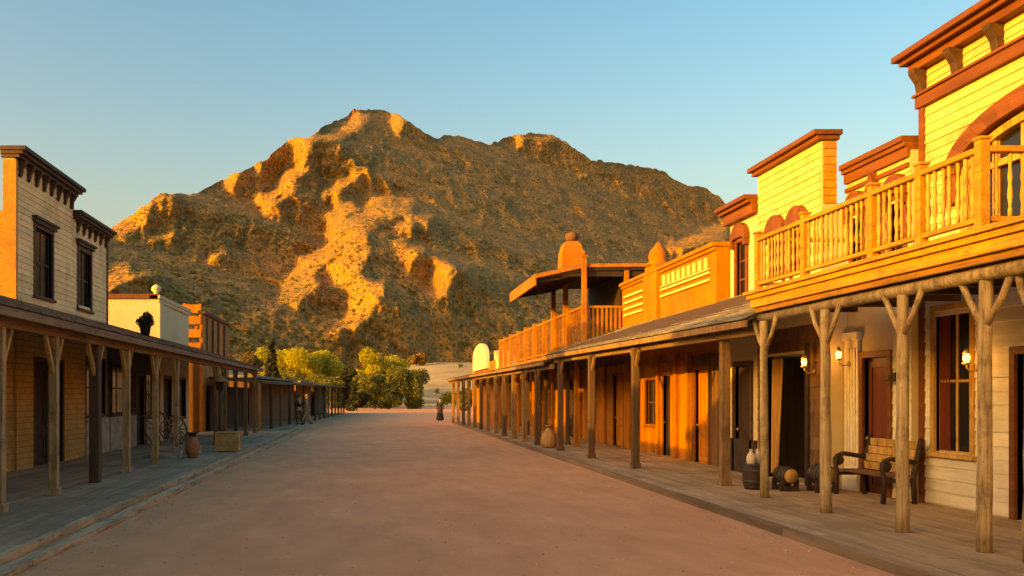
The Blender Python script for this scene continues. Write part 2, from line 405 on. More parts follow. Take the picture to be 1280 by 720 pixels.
# ------------------------------------------------------------------ THE SETTING: ground, street, boardwalks
def smooth(a, b, x):
    t = min(1, max(0, (x-a)/(b-a))); return t*t*(3-2*t)
def ground_z(x, y):
    z = 0.
    z += 12.6*smooth(150, 300, y)*(1-.55*smooth(330, 520, y))*smooth(-40, 20, x)*(1-.3*smooth(60, 200, x))
    z += 19*smooth(170, 380, y)*(1-.3*smooth(420, 560, y))*(1-smooth(-70, -20, x))
    return z-.02
def grid_obj(name, xs, ys, zf, m):
    v = [(x, y, zf(x, y)) for y in ys for x in xs]; n = len(xs)
    f = [(j*n+i, j*n+i+1, (j+1)*n+i+1, (j+1)*n+i) for j in range(len(ys)-1) for i in range(n-1)]
    mb = MB(); mb.add(v, f, True); return mb.build(name, m, base=False)
xs = [-4000, -2000, -1000, -600, -400, -300]+[-250+10*i for i in range(51)]+[300, 400, 600, 1000, 2000, 4000]
ys = [-400, -200, -100, -50, -20, 0, 20, 50, 80, 110, 130]+[140+8*i for i in range(58)]+[640, 750, 900, 1200, 2000, 4000]
desert = mat('dry_grass_desert', C(.30, .22, .11), C(.46, .36, .20), (1, 1, 1), .05, .95, .6, bscale=1.2, dark=C(.13, .12, .05), dark_scale=.09, dark_amt=.75, bdist=.3)
tag(grid_obj('ground', xs, ys, ground_z, desert), kind='structure')

def street_mat():
    m = mat('red_brown_packed_dirt', C(.60, .27, .13), C(.70, .335, .168), (1, .5, 1), .9, .95, .0, dark=C(.50, .22, .095), dark_scale=.35, dark_amt=.3)
    nt = m.node_tree; L = nt.links.new; bs = nt.nodes['Principled BSDF']
    tc = N(nt, 'ShaderNodeTexCoord')
    mp = N(nt, 'ShaderNodeMapping'); mp.inputs['Scale'].default_value = (1.2, .3, 1); L(tc.outputs['Object'], mp.inputs[0])
    n1 = N(nt, 'ShaderNodeTexNoise', Scale=2.2, Detail=5.0); L(mp.outputs[0], n1.inputs['Vector'])       # worn streaks along the street
    n2 = N(nt, 'ShaderNodeTexNoise', Scale=55.0, Detail=8.0, Roughness=.75); L(tc.outputs['Object'], n2.inputs['Vector'])
    n3 = N(nt, 'ShaderNodeTexVoronoi', Scale=26.0); L(tc.outputs['Object'], n3.inputs['Vector'])
    old = bs.inputs['Base Color'].links[0].from_socket
    r1 = N(nt, 'ShaderNodeMapRange'); r1.inputs['From Min'].default_value = .3; r1.inputs['From Max'].default_value = .7; r1.inputs['To Min'].default_value = .92; r1.inputs['To Max'].default_value = 1.07
    L(n1.outputs['Fac'], r1.inputs[0])
    r2 = N(nt, 'ShaderNodeMapRange'); r2.inputs['From Min'].default_value = .3; r2.inputs['From Max'].default_value = .7; r2.inputs['To Min'].default_value = .82; r2.inputs['To Max'].default_value = 1.18
    L(n2.outputs['Fac'], r2.inputs[0])
    mm = N(nt, 'ShaderNodeMath', operation='MULTIPLY'); L(r1.outputs[0], mm.inputs[0]); L(r2.outputs[0], mm.inputs[1])
    sc = N(nt, 'ShaderNodeVectorMath', operation='SCALE'); L(old, sc.inputs[0]); L(mm.outputs[0], sc.inputs['Scale']); L(sc.outputs[0], bs.inputs['Base Color'])
    b1 = N(nt, 'ShaderNodeBump', Strength=.5, Distance=.02); L(n2.outputs['Fac'], b1.inputs['Height'])
    n4 = N(nt, 'ShaderNodeTexNoise', Scale=2.4, Detail=4.0); L(tc.outputs['Object'], n4.inputs['Vector'])
    b2 = N(nt, 'ShaderNodeBump', Strength=.5, Distance=.06); L(n4.outputs['Fac'], b2.inputs['Height']); L(b1.outputs[0], b2.inputs['Normal'])
    L(b2.outputs[0], bs.inputs['Normal'])
    return m
mb = MB()
prof = [(-30, -3.79, 5.56), (62, -3.79, 5.56), (68, -5, 6.5), (100, -7, 14), (135, -11, 24), (150, -16, 30)]
v = []
for y, a, b in prof: v += [(a, y, .0), (b, y, .0)]
mb.add(v, [(2*i, 2*i+1, 2*i+3, 2*i+2) for i in range(len(prof)-1)])
tag(mb.build('street', street_mat(), base=False), kind='structure')

pr_ = random.Random(5); mb = MB()                               # loose stones on the packed dirt
for k in range(5200):
    y = 8.5+52*pr_.random()**1.8; x = pr_.uniform(-3.7, 5.5) if pr_.random() < .6 else (pr_.choice((-3.75, 5.5))+pr_.choice((1, 1, 1))*0)+(1 if pr_.random() < .5 else -1)*abs(pr_.gauss(0, .35))
    if not -3.74 < x < 5.5: continue
    r = .006+.016*pr_.random()**3; a = pr_.uniform(0, 6.28); q = [(math.cos(a+i*1.257)*r*pr_.uniform(.7, 1.2), math.sin(a+i*1.257)*r*pr_.uniform(.7, 1.2)) for i in range(5)]
    h = r*pr_.uniform(.5, .9)
    mb.add([(x+u*1.1, y+w_*1.1, .001) for u, w_ in q]+[(x+u*.6, y+w_*.6, h) for u, w_ in q], [(5, 6, 7, 8, 9)]+[(i, (i+1) % 5, 5+(i+1) % 5, 5+i) for i in range(5)])
tag(mb.build('gravel', mat('brown_stone', C(.36, .21, .12), C(.60, .42, .28), (1, 1, 1), 3, .9, .0, island=.3), base=False), 'small loose stones scattered over the dirt street', 'gravel', kind='stuff')
def planks(x0, x1, y0, y1, z0, z1, w=.19, gap=.008):
    mb = MB(); n = round((x1-x0)/w); w = (x1-x0)/n
    for i in range(n):
        y = y0-rnd.uniform(0, 3)
        while y < y1:
            l = rnd.uniform(3.2, 5); j = rnd.uniform(-.006, .006)
            mb.box(x0+i*w+gap/2, x0+(i+1)*w-gap/2, max(y, y0)+.002, min(y+l, y1)-.002, z0, z1+j); y += l
    return mb
BR, BL = .12, .16
m_ = planks(5.66, 9.35, -6, 62, -.05, BR)
tag(m_.build('boardwalk', 'deck', base=False), kind='structure')
m_ = MB(); y = -6.
while y < 62:
    l = rnd.uniform(4, 5.5); m_.box(5.55, 5.652, y, min(y+l-.01, 62), -.05, BR+rnd.uniform(-.012, .004)); y += l
tag(m_.build('boardwalk_edge', mat('dark_edge_timber', C(.15, .10, .06), C(.26, .18, .11), (9, .5, 9), 1, .9, .5, island=.2), base=False), kind='structure')
m_ = planks(-8.35, -4.17, -6, 62, -.05, BL)
tag(m_.build('boardwalk', 'deck', base=False), kind='structure')
m_ = MB()
for x0, x1, z, dz in ((-4.165, -4.05, BL, .01), (-3.98, -3.785, .085, .012)):
    y = -6.
    while y < 62:
        l = rnd.uniform(3.5, 5.5); m_.box(x0+rnd.uniform(-.008, .008), x1+rnd.uniform(-.006, .006), y, min(y+l-.012, 62), -.05, z+rnd.uniform(-dz, dz*.3)); y += l
tag(m_.build('kerb', 'kerbwood', base=False), kind='structure')

# ------------------------------------------------------------------ the mountain: relief sculpted so that its spurs face the evening sun
SIL = [(-140, 440), (-60, 415), (20, 385), (80, 350), (118, 312), (140, 284), (160, 272), (185, 255), (200, 243), (222, 240), (250, 239), (270, 228), (285, 221), (300, 216), (320, 205), (345, 189), (360, 176), (385, 170), (400, 163), (420, 151), (440, 140), (462, 136), (485, 138), (505, 147), (522, 161), (540, 172), (560, 169), (577, 171), (610, 180), (640, 170), (665, 166), (690, 168), (715, 183), (740, 200), (790, 206), (830, 214), (842, 223), (860, 232), (880, 233), (892, 242), (905, 252), (940, 275), (1000, 320), (1080, 370), (1180, 420), (1260, 455)]
LIT = [[(138, 288), (150, 270), (175, 250), (195, 236), (220, 231), (222, 250), (235, 265), (215, 272), (190, 277), (160, 287)],
 [(187, 297), (227, 289), (227, 295), (195, 303)], [(257, 315), (275, 310), (287, 319), (270, 324)],
 [(135, 330), (160, 329), (195, 347), (207, 362), (170, 372), (130, 370)], [(282, 228), (305, 209), (311, 222), (295, 232)],
 [(322, 212), (335, 196), (355, 180), (380, 172), (400, 166), (420, 156), (445, 144), (470, 140), (465, 146), (437, 155), (428, 175), (438, 195), (410, 208), (385, 212), (375, 192), (355, 187), (342, 209)],
 [(478, 143), (507, 149), (513, 157), (487, 154)],
 [(327, 245), (353, 235), (360, 217), (380, 208), (386, 213), (372, 226), (369, 250), (361, 261), (332, 260)],
 [(395, 246), (420, 232), (440, 216), (447, 198), (466, 202), (461, 220), (440, 236), (415, 243)],
 [(405, 272), (425, 250), (450, 242), (457, 260), (469, 272), (466, 290), (452, 300), (457, 315), (447, 335), (472, 350), (482, 370), (505, 393), (522, 411), (500, 421), (440, 423), (408, 420), (415, 408), (438, 395), (440, 360), (417, 350), (413, 335), (430, 320), (420, 300), (412, 285)],
 [(335, 392), (352, 372), (358, 350), (378, 325), (405, 303), (430, 298), (430, 317), (402, 332), (388, 350), (392, 367), (370, 382)],
 [(463, 255), (490, 240), (516, 255), (500, 266), (470, 266)], [(495, 283), (520, 265), (541, 260), (547, 273), (510, 289)],
 [(483, 300), (525, 308), (557, 333), (590, 338), (578, 362), (555, 378), (545, 368), (553, 347), (518, 331)],
 [(635, 174), (655, 168), (682, 170), (690, 175), (660, 174)], [(838, 305), (868, 285), (905, 276), (912, 296), (880, 307), (845, 313)]]
def build_mountain():
    du = 4.0; U = np.arange(-160, 1280, du)-VX; dv = 3.0; V = np.arange(-12, 380, dv)       # V: pixels above the horizon
    sx, sy = zip(*SIL); vtop = VY-np.interp(U+VX, sx, sy)
    nu, nv = len(U), len(V)
    gu, gv = np.meshgrid(U+VX, VY-V, indexing='ij')
    # ragged edges for the patches
    rs = np.random.RandomState(3)
    def fnoise(shape, cell):
        a = rs.randn(shape[0]//cell+3, shape[1]//cell+3); i = np.arange(shape[0])/cell; j = np.arange(shape[1])/cell
        a = np.array([np.interp(i, np.arange(a.shape[0]), a[:, k]) for k in range(a.shape[1])]).T
        return np.array([np.interp(j, np.arange(a.shape[1]), a[k]) for k in range(a.shape[0])])
    wu = gu+5*fnoise(gu.shape, 5)+4*fnoise(gu.shape, 2); wv = gv+4*fnoise(gu.shape, 5)+3*fnoise(gu.shape, 2)
    lit = np.zeros(gu.shape, bool)
    for poly in LIT:
        ins = np.zeros(gu.shape, bool); n = len(poly)
        for k in range(n):
            (x1, y1), (x2, y2) = poly[k], poly[(k+1) % n]
            c = ((y1 > wv) != (y2 > wv)) & (wu < (x2-x1)*(wv-y1)/((y2-y1) if y2 != y1 else 1e-9)+x1)
            ins ^= c
        lit |= ins
    solid = V[None, :] <= vtop[:, None]
    Db = 560+.34*(U+330)
    prior = Db[:, None]/(1-1.25*np.clip(V[None, :], -12, 372)/F_PX)
    prior = prior+1.1*np.clip(240-gu, 0, 125)*np.clip((VY-gv-192)/25, 0, 1)     # the west shoulder swings round to face the sun
    D = prior.copy(); tA = math.tan(SUN_A); tE = math.tan(SUN_E)/math.cos(SUN_A)
    free = (gu < 132); loose = np.zeros_like(lit)                # just under a sunlit patch the slope may do as it likes
    for q in range(1, 5): loose[:, :-q] |= lit[:, q:]
    def frontier(D):
        """depth of the shadow front at every pixel: a point is sunlit when it is nearer than this"""
        Rf = np.full(nv, 1e9); Rp = np.empty_like(D)
        for i in range(nu):
            if i:
                u = U[i-1]; big = Rf > 1e8; Rr = np.where(big, 1e4, Rf)
                s = du*Rr/(F_PX-(u+du)*tA); y2 = Rr+s*tA; v2 = F_PX*(V*Rr/F_PX-s*tE)/y2
                o = np.argsort(v2); Rf = np.interp(V, v2[o], np.where(big, 1e9, y2)[o], right=1e9)
            Rp[i] = Rf
            Rf = np.where(solid[i], np.minimum(Rf, D[i]), Rf)
        return Rp
    for it in range(200):
        Rp = frontier(D); k = .35
        want_l = lit & solid & (Rp < 1e8); want_d = (~lit) & solid & ~free & ~loose
        tgt = np.minimum(Rp, 4000)
        D = np.where(want_l & (D > tgt-4), D+k*(tgt-11-D), D)
        D = np.where(want_d & (D < tgt+7) & (Rp < 1e8), D+k*np.clip(tgt+9-D, 0, 60), D)
        D = np.where(want_d & (Rp > 1e8), D+2.0, D)
        D = np.where(free & solid, D+.5*np.clip((V[None, :]-150)/60, -.7, 1), D)
        r = D-prior
        for _ in range(2 if it < 130 else 1):
            q = np.pad(r, 1, mode='edge'); r = .5*r+.125*(q[2:, 1:-1]+q[:-2, 1:-1]+q[1:-1, 2:]+q[1:-1, :-2])
        r = np.clip(r, -330, 900)*.998
        D = prior+r
        if it % 3 == 0 or it > 190:                              # no overhangs: the slope always leans back
            if it % 2 and it < 190:
                for j in range(nv-1, 0, -1): D[:, j-1] = np.where(lit[:, j] & solid[:, j], np.minimum(D[:, j-1], D[:, j]-.04*dv), D[:, j-1])
            for j in range(1, nv): D[:, j] = np.maximum(D[:, j], D[:, j-1]+np.where(lit[:, j] | lit[:, j-1], .04, .12)*dv)
    Rp = frontier(D); got = (D < Rp)
    print('mountain: lit agreement', float((got == lit)[solid & ~free].mean()), 'lit hit', float(got[lit & solid].mean()), 'range', D.min(), D.max())
    # world mesh
    mu = np.arange(-150, 1270, 2.2)-VX; nt_ = 150; verts = []
    vt = VY-np.interp(mu+VX, sx, sy)
    def samp(u, v):
        a = np.clip((u-U[0])/du, 0, nu-1.001); b = np.clip((v-V[0])/dv, 0, nv-1.001)
        i, j = a.astype(int), b.astype(int); fa, fb_ = a-i, b-j
        return (D[i, j]*(1-fa)+D[i+1, j]*fa)*(1-fb_)+(D[i, j+1]*(1-fa)+D[i+1, j+1]*fa)*fb_
    nb = 7; tt = np.linspace(0, 1, nt_)**.9
    rows = []
    for t in tt:
        vv = -11+t*(vt+11); d = samp(mu, vv)
        rows.append(np.stack([mu*d/F_PX, d, H+vv*d/F_PX], 1))
    top = rows[-1]
    P = np.array(rows); fade = np.minimum(1, (1-tt)*12)
    for j in range(nt_):
        for i in range(len(mu)):
            p = P[j, i]; q = Vector(p)
            w_ = mnoise.fractal(q/60, 1.0, 2.0, 3)*.5
            g = Vector((p[0]/34+w_, p[1]/60, p[2]/110+w_*.6))            # gullies that run down the slope
            n1 = mnoise.ridged_multi_fractal(g, .9, 2.1, 6, 1.0, 2.0)-1.2
            n2 = (mnoise.ridged_multi_fractal(q/21, .85, 2.2, 5, 1.0, 2.0)-1.2)*.75+.5*mnoise.fractal(q/9, .8, 2.1, 3)
            n3 = abs(mnoise.fractal(Vector((p[0]/60, p[1]/60, p[2]/17)), .9, 2.1, 4))  # ledges
            hi = .6+.9*min(1, max(0, (p[2]-60)/220))
            a = -(7.5*n1+5.0*n2+2.6*n3*hi)*fade[j]
            k = 1+a/p[1]
            P[j, i] = (p[0]*k, p[1]*k, H+(p[2]-H)*k)
    # crags on the skyline
    jit = np.array([mnoise.fractal(Vector((x/16, 3.1, 0)), .8, 2.2, 5) for x in top[:, 0]])*4.2
    P[-1, :, 2] += jit; P[-2, :, 2] += jit*.7; P[-3, :, 2] += jit*.4
    back = []
    for k in range(1, nb+1):
        b = P[-1].copy(); b[:, 1] += 60*k+2*k*k; b[:, 2] = np.maximum(b[:, 2]-(10*k+4*k*k)*np.clip(top[:, 2]/300, .2, 2), -8); back.append(b)
    P = np.concatenate([P, np.array(back)]); nr, nc = P.shape[:2]
    idx = np.arange(nr*nc).reshape(nr, nc)
    fs = np.stack([idx[:-1, :-1], idx[:-1, 1:], idx[1:, 1:], idx[1:, :-1]], -1).reshape(-1, 4)
    me = bpy.data.meshes.new('mountain'); me.from_pydata(P.reshape(-1, 3).tolist(), [], fs.tolist())
    me.polygons.foreach_set('use_smooth', [True]*len(me.polygons))
    o = bpy.data.objects.new('mountain', me); COL.objects.link(o); me.materials.append(mountain_mat())
    tag(o, kind='structure'); return P
def mountain_mat():
    m = mat('desert_mountain', C(.44, .20, .052), C(.58, .28, .072), (1, 1, 1), .035, .97, 1.0, bscale=.22, bdist=5.0)
    nt = m.node_tree; L = nt.links.new; bs = nt.nodes['Principled BSDF']
    tc = N(nt, 'ShaderNodeTexCoord'); old = bs.inputs['Base Color'].links[0].from_socket
    def mixc(a, fac, col):
        mx = N(nt, 'ShaderNodeMix', data_type='RGBA'); L(a, mx.inputs[6]); mx.inputs[7].default_value = col; L(fac, mx.inputs[0]); return mx.outputs[2]
    # strata: thin level bands
    mp = N(nt, 'ShaderNodeMapping'); mp.inputs['Scale'].default_value = (.006, .006, .11); L(tc.outputs['Object'], mp.inputs[0])
    st = N(nt, 'ShaderNodeTexNoise', Scale=1.0, Detail=5.0); L(mp.outputs[0], st.inputs['Vector'])
    r = N(nt, 'ShaderNodeMapRange'); r.inputs['From Min'].default_value = .48; r.inputs['From Max'].default_value = .62; r.inputs['To Max'].default_value = .35; L(st.outputs['Fac'], r.inputs[0])
    c = mixc(old, r.outputs[0], C(.19, .11, .055))
    # desert scrub: dots of olive, more on gentle lower slopes
    vo = N(nt, 'ShaderNodeTexVoronoi', Scale=.27); vo.inputs['Randomness'].default_value = 1; L(tc.outputs['Object'], vo.inputs['Vector'])
    sz = N(nt, 'ShaderNodeTexNoise', Scale=.02, Detail=4.0); L(tc.outputs['Object'], sz.inputs['Vector'])
    th = N(nt, 'ShaderNodeMapRange'); th.inputs['From Min'].default_value = .3; th.inputs['From Max'].default_value = .7; th.inputs['To Min'].default_value = .32; th.inputs['To Max'].default_value = .72; L(sz.outputs['Fac'], th.inputs[0])
    sub = N(nt, 'ShaderNodeMath', operation='SUBTRACT'); L(th.outputs[0], sub.inputs[0]); L(vo.outputs['Distance'], sub.inputs[1])
    r2 = N(nt, 'ShaderNodeMapRange'); r2.inputs['From Min'].default_value = -.04; r2.inputs['From Max'].default_value = .1; r2.inputs['To Max'].default_value = .8; L(sub.outputs[0], r2.inputs[0])
    c = mixc(c, r2.outputs[0], C(.135, .125, .052))
    vo2 = N(nt, 'ShaderNodeTexVoronoi', Scale=.52); L(tc.outputs['Object'], vo2.inputs['Vector'])
    r3 = N(nt, 'ShaderNodeMapRange'); r3.inputs['From Min'].default_value = .42; r3.inputs['From Max'].default_value = .22; r3.inputs['To Max'].default_value = .55; L(vo2.outputs['Distance'], r3.inputs[0])
    c = mixc(c, r3.outputs[0], C(.18, .135, .05))
    L(c, bs.inputs['Base Color'])
    return m
MOUNT = build_mountain()
# ------------------------------------------------------------------ RIGHT SIDE
XR = 9.25
# --- tall corner store
t = thing('corner_store', 'tall cream clapboard store at the right edge with arched window and bracketed brown cornice', 'building', (11, 10, 0))
yA0, yA1, zA = 4.0, 15.5, 7.68
arch = (12.5, 1.8, 5.35, .6)   # centre y, half width, spring z, rise
holes = [(14.2, 15.1, 1.0, 3.28), (arch[0]-arch[1], arch[0]+arch[1], 3.8, 5.35+.6), (12.0, 13.2, BR, 2.5)]
w = MB(); wall(w, 1, XR, yA0, yA1, 0, zA-.35, holes); w.box(XR+.25, 15, yA1-.25, yA1, 0, zA-.35); w.box(XR+.25, 15, yA0, yA0+.25, 0, zA-.35); w.box(14.75, 15, yA0+.25, yA1-.25, 0, zA-.35); w.box(XR+.25, 14.75, yA0+.25, yA1-.25, zA-.6, zA-.4)
w.build('wall', 'plaster', t)
w = MB(); clap(w, 1, XR, yA0, yA1-.12, 3.8, 6.72, holes, .155); w.build('upper_siding', 'siding', t)
w = MB(); clap(w, 1, XR, yA0, yA1-.12, BR+.02, 3.4, holes, .2); w.build('lower_siding', 'siding_white', t)
w = MB(); clap(w, 1, XR, yA0, yA1-.12, 6.98, 7.36, [], .13); w.build('frieze', 'siding', t)
w = MB(); fb(w, 1, XR, yA1-.12, yA1+.02, .05, -.2, 3.8, zA-.36); fb(w, 1, XR, yA1-.12, yA1+.02, .05, -.2, BR, 3.4); w.build('corner_board', 'trim', t, .008)
w = MB(); fb(w, 1, XR, yA0, yA1+.06, .09, .003, 6.74, 6.93); fb(w, 1, XR, yA0, yA1+.09, .13, .003, 6.933, 6.98); w.build('belt_trim', 'trim', t, .008)
w = MB(); cornice(w, 1, XR, yA0, yA1, zA, .38, .32, 0, .26); w.build('cornice', 'trim', t, .01)
for k in range(12): brackets(MB(), 1, XR, [yA1-.09-.94*k], 6.9, 7.37, .16, .25).build('bracket', 'darktrim', t, .01)
yc, hw, zs, rise = arch
w = MB(); band_arch(w, 1, XR, arch_pts(yc, hw+.42, zs+.03, rise+.3, 20), arch_pts(yc, hw+.1, zs+.02, rise+.02, 20), .16, -.12)
for q in (yc-hw-.42, yc+hw+.1): fb(w, 1, XR, q, q+.32, .14, -.12, zs-.42, zs+.02)
w.build('arch_hood', 'trim', t, .01)
w = MB()
band_arch(w, 1, XR, arch_pts(yc, hw+.1, zs, rise, 20), arch_pts(yc, hw-.06, zs, rise-.12, 20), .05, -.14)
for a, b in ((yc-hw-.1, yc-hw+.06), (yc+hw-.06, yc+hw+.1)): fb(w, 1, XR, a, b, .06, -.14, 3.8, zs)
for k in range(1, 6):
    y = yc-hw+2*hw*k/6; fb(w, 1, XR, y-.035, y+.035, .0, -.1, 3.8, zs+rise*math.sqrt(max(0, 1-((y-yc)/hw)**2))-.1)
for z in (zs-.06, 4.35): fb(w, 1, XR, yc-hw+.06, yc+hw-.06, .02, -.1, z, z+.1)
wo = w.build('arched_window', 'rail', t, .006)
p = MB(); pts = arch_pts(yc, hw-.03, zs, rise-.06, 20); p.prism_x([(yc+hw-.03, 3.8), (yc-hw+.03, 3.8)]+pts, XR+.07, XR+.09); p.build('pane', 'glass', wo)
window(t, 1, XR, 14.2, 15.1, 1.0, 3.28, 'rail', None, 2, 2, curtain=(14.82, 15.08))
door(t, 1, XR, 12.0, 13.2, BR, 2.5, 'reddoor', 'trim', True, True)
def sconce(parent, x, y, z, s=1):
    w = MB(); w.lathe((x, y, z-.12), [(.05, s*.0), (.05, -s*.02), (.02, -s*.03)], 10, 'X')
    w.tube([(x-s*.02, y, z-.12), (x-s*.12, y, z-.16), (x-s*.19, y, z-.1), (x-s*.2, y, z-.03)], .012, 8)
    w.lathe((x-s*.2, y, z-.05), [(.02, 0), (.06, .02), (.065, .035), (.03, .04)], 12); w.lathe((x-s*.2, y, z+.12), [(.06, 0), (.03, .05), (.012, .09)], 12)
    o = w.build('wall_lamp', 'brass', parent)
    g = MB(); g.lathe((x-s*.2, y, z-.01), [(.03, 0), (.046, .04), (.05, .08), (.036, .13)], 12); g.build('globe', 'lamp', o)
    l = bpy.data.lights.new('lamp_glow', 'POINT'); l.energy = 2.2; l.color = (1, .55, .2); l.shadow_soft_size = .06
    lo = bpy.data.objects.new('lamp_glow', l); COL.objects.link(lo); lo.location = (x-s*.36, y, z+.02)
sconce(t, XR-.03, 13.98, 2.42)
# --- low link shop with carved window hoods
t = thing('link_shop', 'low cream shop with carved window hoods, between the tall corner store and the false front', 'building', (11, 16.6, 0))
XB, y0, y1, z1 = 9.1, 15.53, 17.64, 6.31
holes = [(15.72, 16.12, 4.3, 5.3), (16.4, 16.8, 4.3, 5.3), (17.05, 17.42, 4.3, 5.3), (16.2, 17.02, BR, 2.6)]
w = MB(); wall(w, 1, XB, y0, y1, 0, z1-.25, holes); w.box(XB+.25, 14, y0, y0+.25, 0, z1-.3); w.box(XB+.25, 14, y1-.25, y1, 0, z1-.3); w.box(XB+.25, 14, y0+.25, y1-.25, z1-.55, z1-.4); w.box(13.75, 14, y0+.25, y1-.25, 0, z1-.6); w.build('wall', 'plaster', t)
w = MB(); clap(w, 1, XB, y0, y1, 3.8, 5.98, holes); w.build('upper_siding', 'siding', t)
w = MB(); clap(w, 1, XB, y0, 16.08, BR, 3.4, [], .2); w.build('lower_siding', 'siding_white', t)
w = MB(); cornice(w, 1, XB, y0+.03, y1, z1, .17, .36); fb(w, 1, XB, y0+.03, y1, .06, .003, 5.78, 5.86); w.build('cornice', 'trim', t, .008)
for a, b, hd in ((15.72, 16.12, 'arch'), (16.4, 16.8, 'point'), (17.05, 17.42, 'arch')): window(t, 1, XB, a, b, 4.3, 5.3, 'trim', hd, 1, 2)
door(t, 1, XB, 16.2, 17.02, BR, 2.6, 'reddoor', 'trim')
w = MB(); fb(w, 1, XB, 17.14, 17.62, .07, .003, BR, 2.95); fb(w, 1, XB, 17.1, 17.64, .11, .003, 2.95, 3.1); fb(w, 1, XB, 17.1, 17.64, .11, .003, BR, .45)
for k in range(4): fb(w, 1, XB, 17.2+k*.1, 17.25+k*.1, .1, .071, .6, 2.8)
w.build('pilaster', 'siding_white', t, .006)
sconce(t, XB-.11, 17.36, 2.62)
w = MB(); fb(w, 1, XB, 15.62, 16.0, .2, .03, 2.15, 2.19)
for k in range(3): fb(w, 1, XB, 15.66+k*.12, 15.74+k*.12, .15, .06, 2.19, 2.27+.03*(k % 2))
w.build('shelf', 'darkwood', t)
# --- cream false front
t = thing('false_front_store', 'cream clapboard store with tall plain false front under a brown cap, behind the balcony', 'building', (11, 19, 0))
XC, y0, y1, z1 = 8.62, 17.66, 20.58, 7.0
holes = [(18.3, 18.85, 4.3, 5.3), (19.3, 19.85, 4.3, 5.3), (18.25, 20.2, BR, 2.75)]
w = MB(); wall(w, 1, XC, y0, y1, 0, z1-.12, holes, .28); w.box(XC+.28, 14, y0, y0+.25, 0, 5.6); w.box(XC+.28, 14, y1-.25, y1, 0, 5.6); w.box(XC+.28, 14, y0+.25, y1-.25, 5.3, 5.5); w.build('wall', 'plaster', t)
w = MB(); clap(w, 1, XC, y0+.03, y1-.03, 3.9, z1-.2, holes); w.build('siding', 'siding', t)
w = MB(); clap_end(w, 1, y0, XC+.02, XC+.28, 5.6, z1-.2); w.build('side_boards', 'ochre', t)
w = MB(); w.box(XC-.2, XC+.36, y0-.1, y1+.14, z1-.1, z1); w.box(XC-.12, XC+.32, y0-.06, y1+.08, z1-.19, z1-.1); w.build('cap', 'trim', t, .012)
for a, b in ((18.3, 18.85), (19.3, 19.85)): window(t, 1, XC, a, b, 4.3, 5.3, 'trim', 'arch', 1, 2)
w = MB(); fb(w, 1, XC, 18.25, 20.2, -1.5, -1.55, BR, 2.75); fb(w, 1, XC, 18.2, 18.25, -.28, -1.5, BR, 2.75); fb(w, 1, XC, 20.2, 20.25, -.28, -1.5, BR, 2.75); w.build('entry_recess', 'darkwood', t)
w = MB(); clap(w, 1, XC, y0+.03, y1-.03, BR, 3.3, [(18.1, 20.35, BR, 2.9)], .24); w.build('lower_boards', 'brownwood', t)
for a, b in ((18.12, 18.25), (20.2, 20.33)):
    w = MB(); fb(w, 1, XC, a, b, .06, -.2, BR, 2.9); w.build('door_post', 'darkwood', t, .008)
for a, b, c in ((19.55, 20.1, .25), (18.35, 18.55, -.1)):
    w = MB(); n = 14
    for k in range(n):
        u0, u1 = k/n, (k+1)/n; d0 = -.1+.03*math.sin(k*1.7); d1 = -.1+.03*math.sin((k+1)*1.7)
        w.add([(XC-d0, a+c+(b-a)*u0*.6, BR+.1), (XC-d1, a+c+(b-a)*u1*.6, BR+.1), (XC-d1, a+(b-a)*u1, 2.7), (XC-d0, a+(b-a)*u0, 2.7)], [(0, 1, 2, 3)])
    w.build('drape', 'drape', t)
sconce(t, XC-.03, 17.9, 2.5)
# --- narrow house with arched window
t = thing('narrow_house', 'narrow cream plaster house with one tall arched window and orange cornice', 'building', (11, 21.4, 0))
XD, y0, y1, z1 = 8.62, 20.6, 22.18, 6.42
holes = [(21.2, 21.75, 4.2, 5.75), (20.95, 21.85, BR, 2.6)]
w = MB(); wall(w, 1, XD, y0, y1, 0, z1-.2, holes); w.box(XD+.25, 13, y0, y0+.2, 0, 5.9); w.box(XD+.25, 13, y1-.2, y1, 0, 5.9); w.box(XD+.25, 13, y0+.2, y1-.2, 5.6, 5.8); w.build('wall', 'plaster', t)
w = MB(); cornice(w, 1, XD, y0, y1, z1, .32, .42, .0, .2); w.build('cornice', 'trim', t, .01)
w = window(t, 1, XD, 21.2, 21.75, 4.2, 5.5, 'trim', 'arch', 1, 3)
door(t, 1, XD, 20.95, 21.85, BR, 2.6, 'darkwood', 'darktrim')
w = MB(); fb(w, 1, XD, y0+.01, y1-.01, .05, .003, BR, .9); w.build('wainscot', 'darkwood', t)
# --- terracotta parapet building
t = thing('terracotta_hall', 'orange adobe building with a balustered parapet and one pointed finial', 'building', (11, 26.4, 0))
XE, y0, y1, z1 = 8.3, 22.22, 30.58, 5.62
w = MB(); w.box(XE, XE+.36, y0, y1, 3.86, z1-.1); w.box(XE+.36, 14, y0, y0+.3, 3.3, 5.0); w.box(XE+.36, 14, y1-.3, y1, 3.3, 5.0); w.box(XE+.36, 14, y0+.3, y1-.3, 4.6, 4.8); w.build('parapet', 'terra', t)
w = MB(); fb(w, 1, XE, y0-.05, y1+.02, .12, -.42, z1-.1, z1); fb(w, 1, XE, y0, y1, .06, .003, z1-.19, z1-.1); w.build('coping', 'terra', t, .012)
w = MB()
for k in range(9): y = 22.75+k*.41; fb(w, 1, XE, y, y+.22, .05, .003, 5.05, 5.33)
for z in (4.72, 4.9): fb(w, 1, XE, 22.6, 26.45, .06, .003, z, z+.07)
fb(w, 1, XE, 22.6, 26.45, .06, .003, 5.0, 5.04)
for k in range(4): z = 4.5+k*.2; fb(w, 1, XE, 28.2, 30.3, .06, .003, z, z+.08)
w.build('relief_panel', 'terra_light', t, .008)
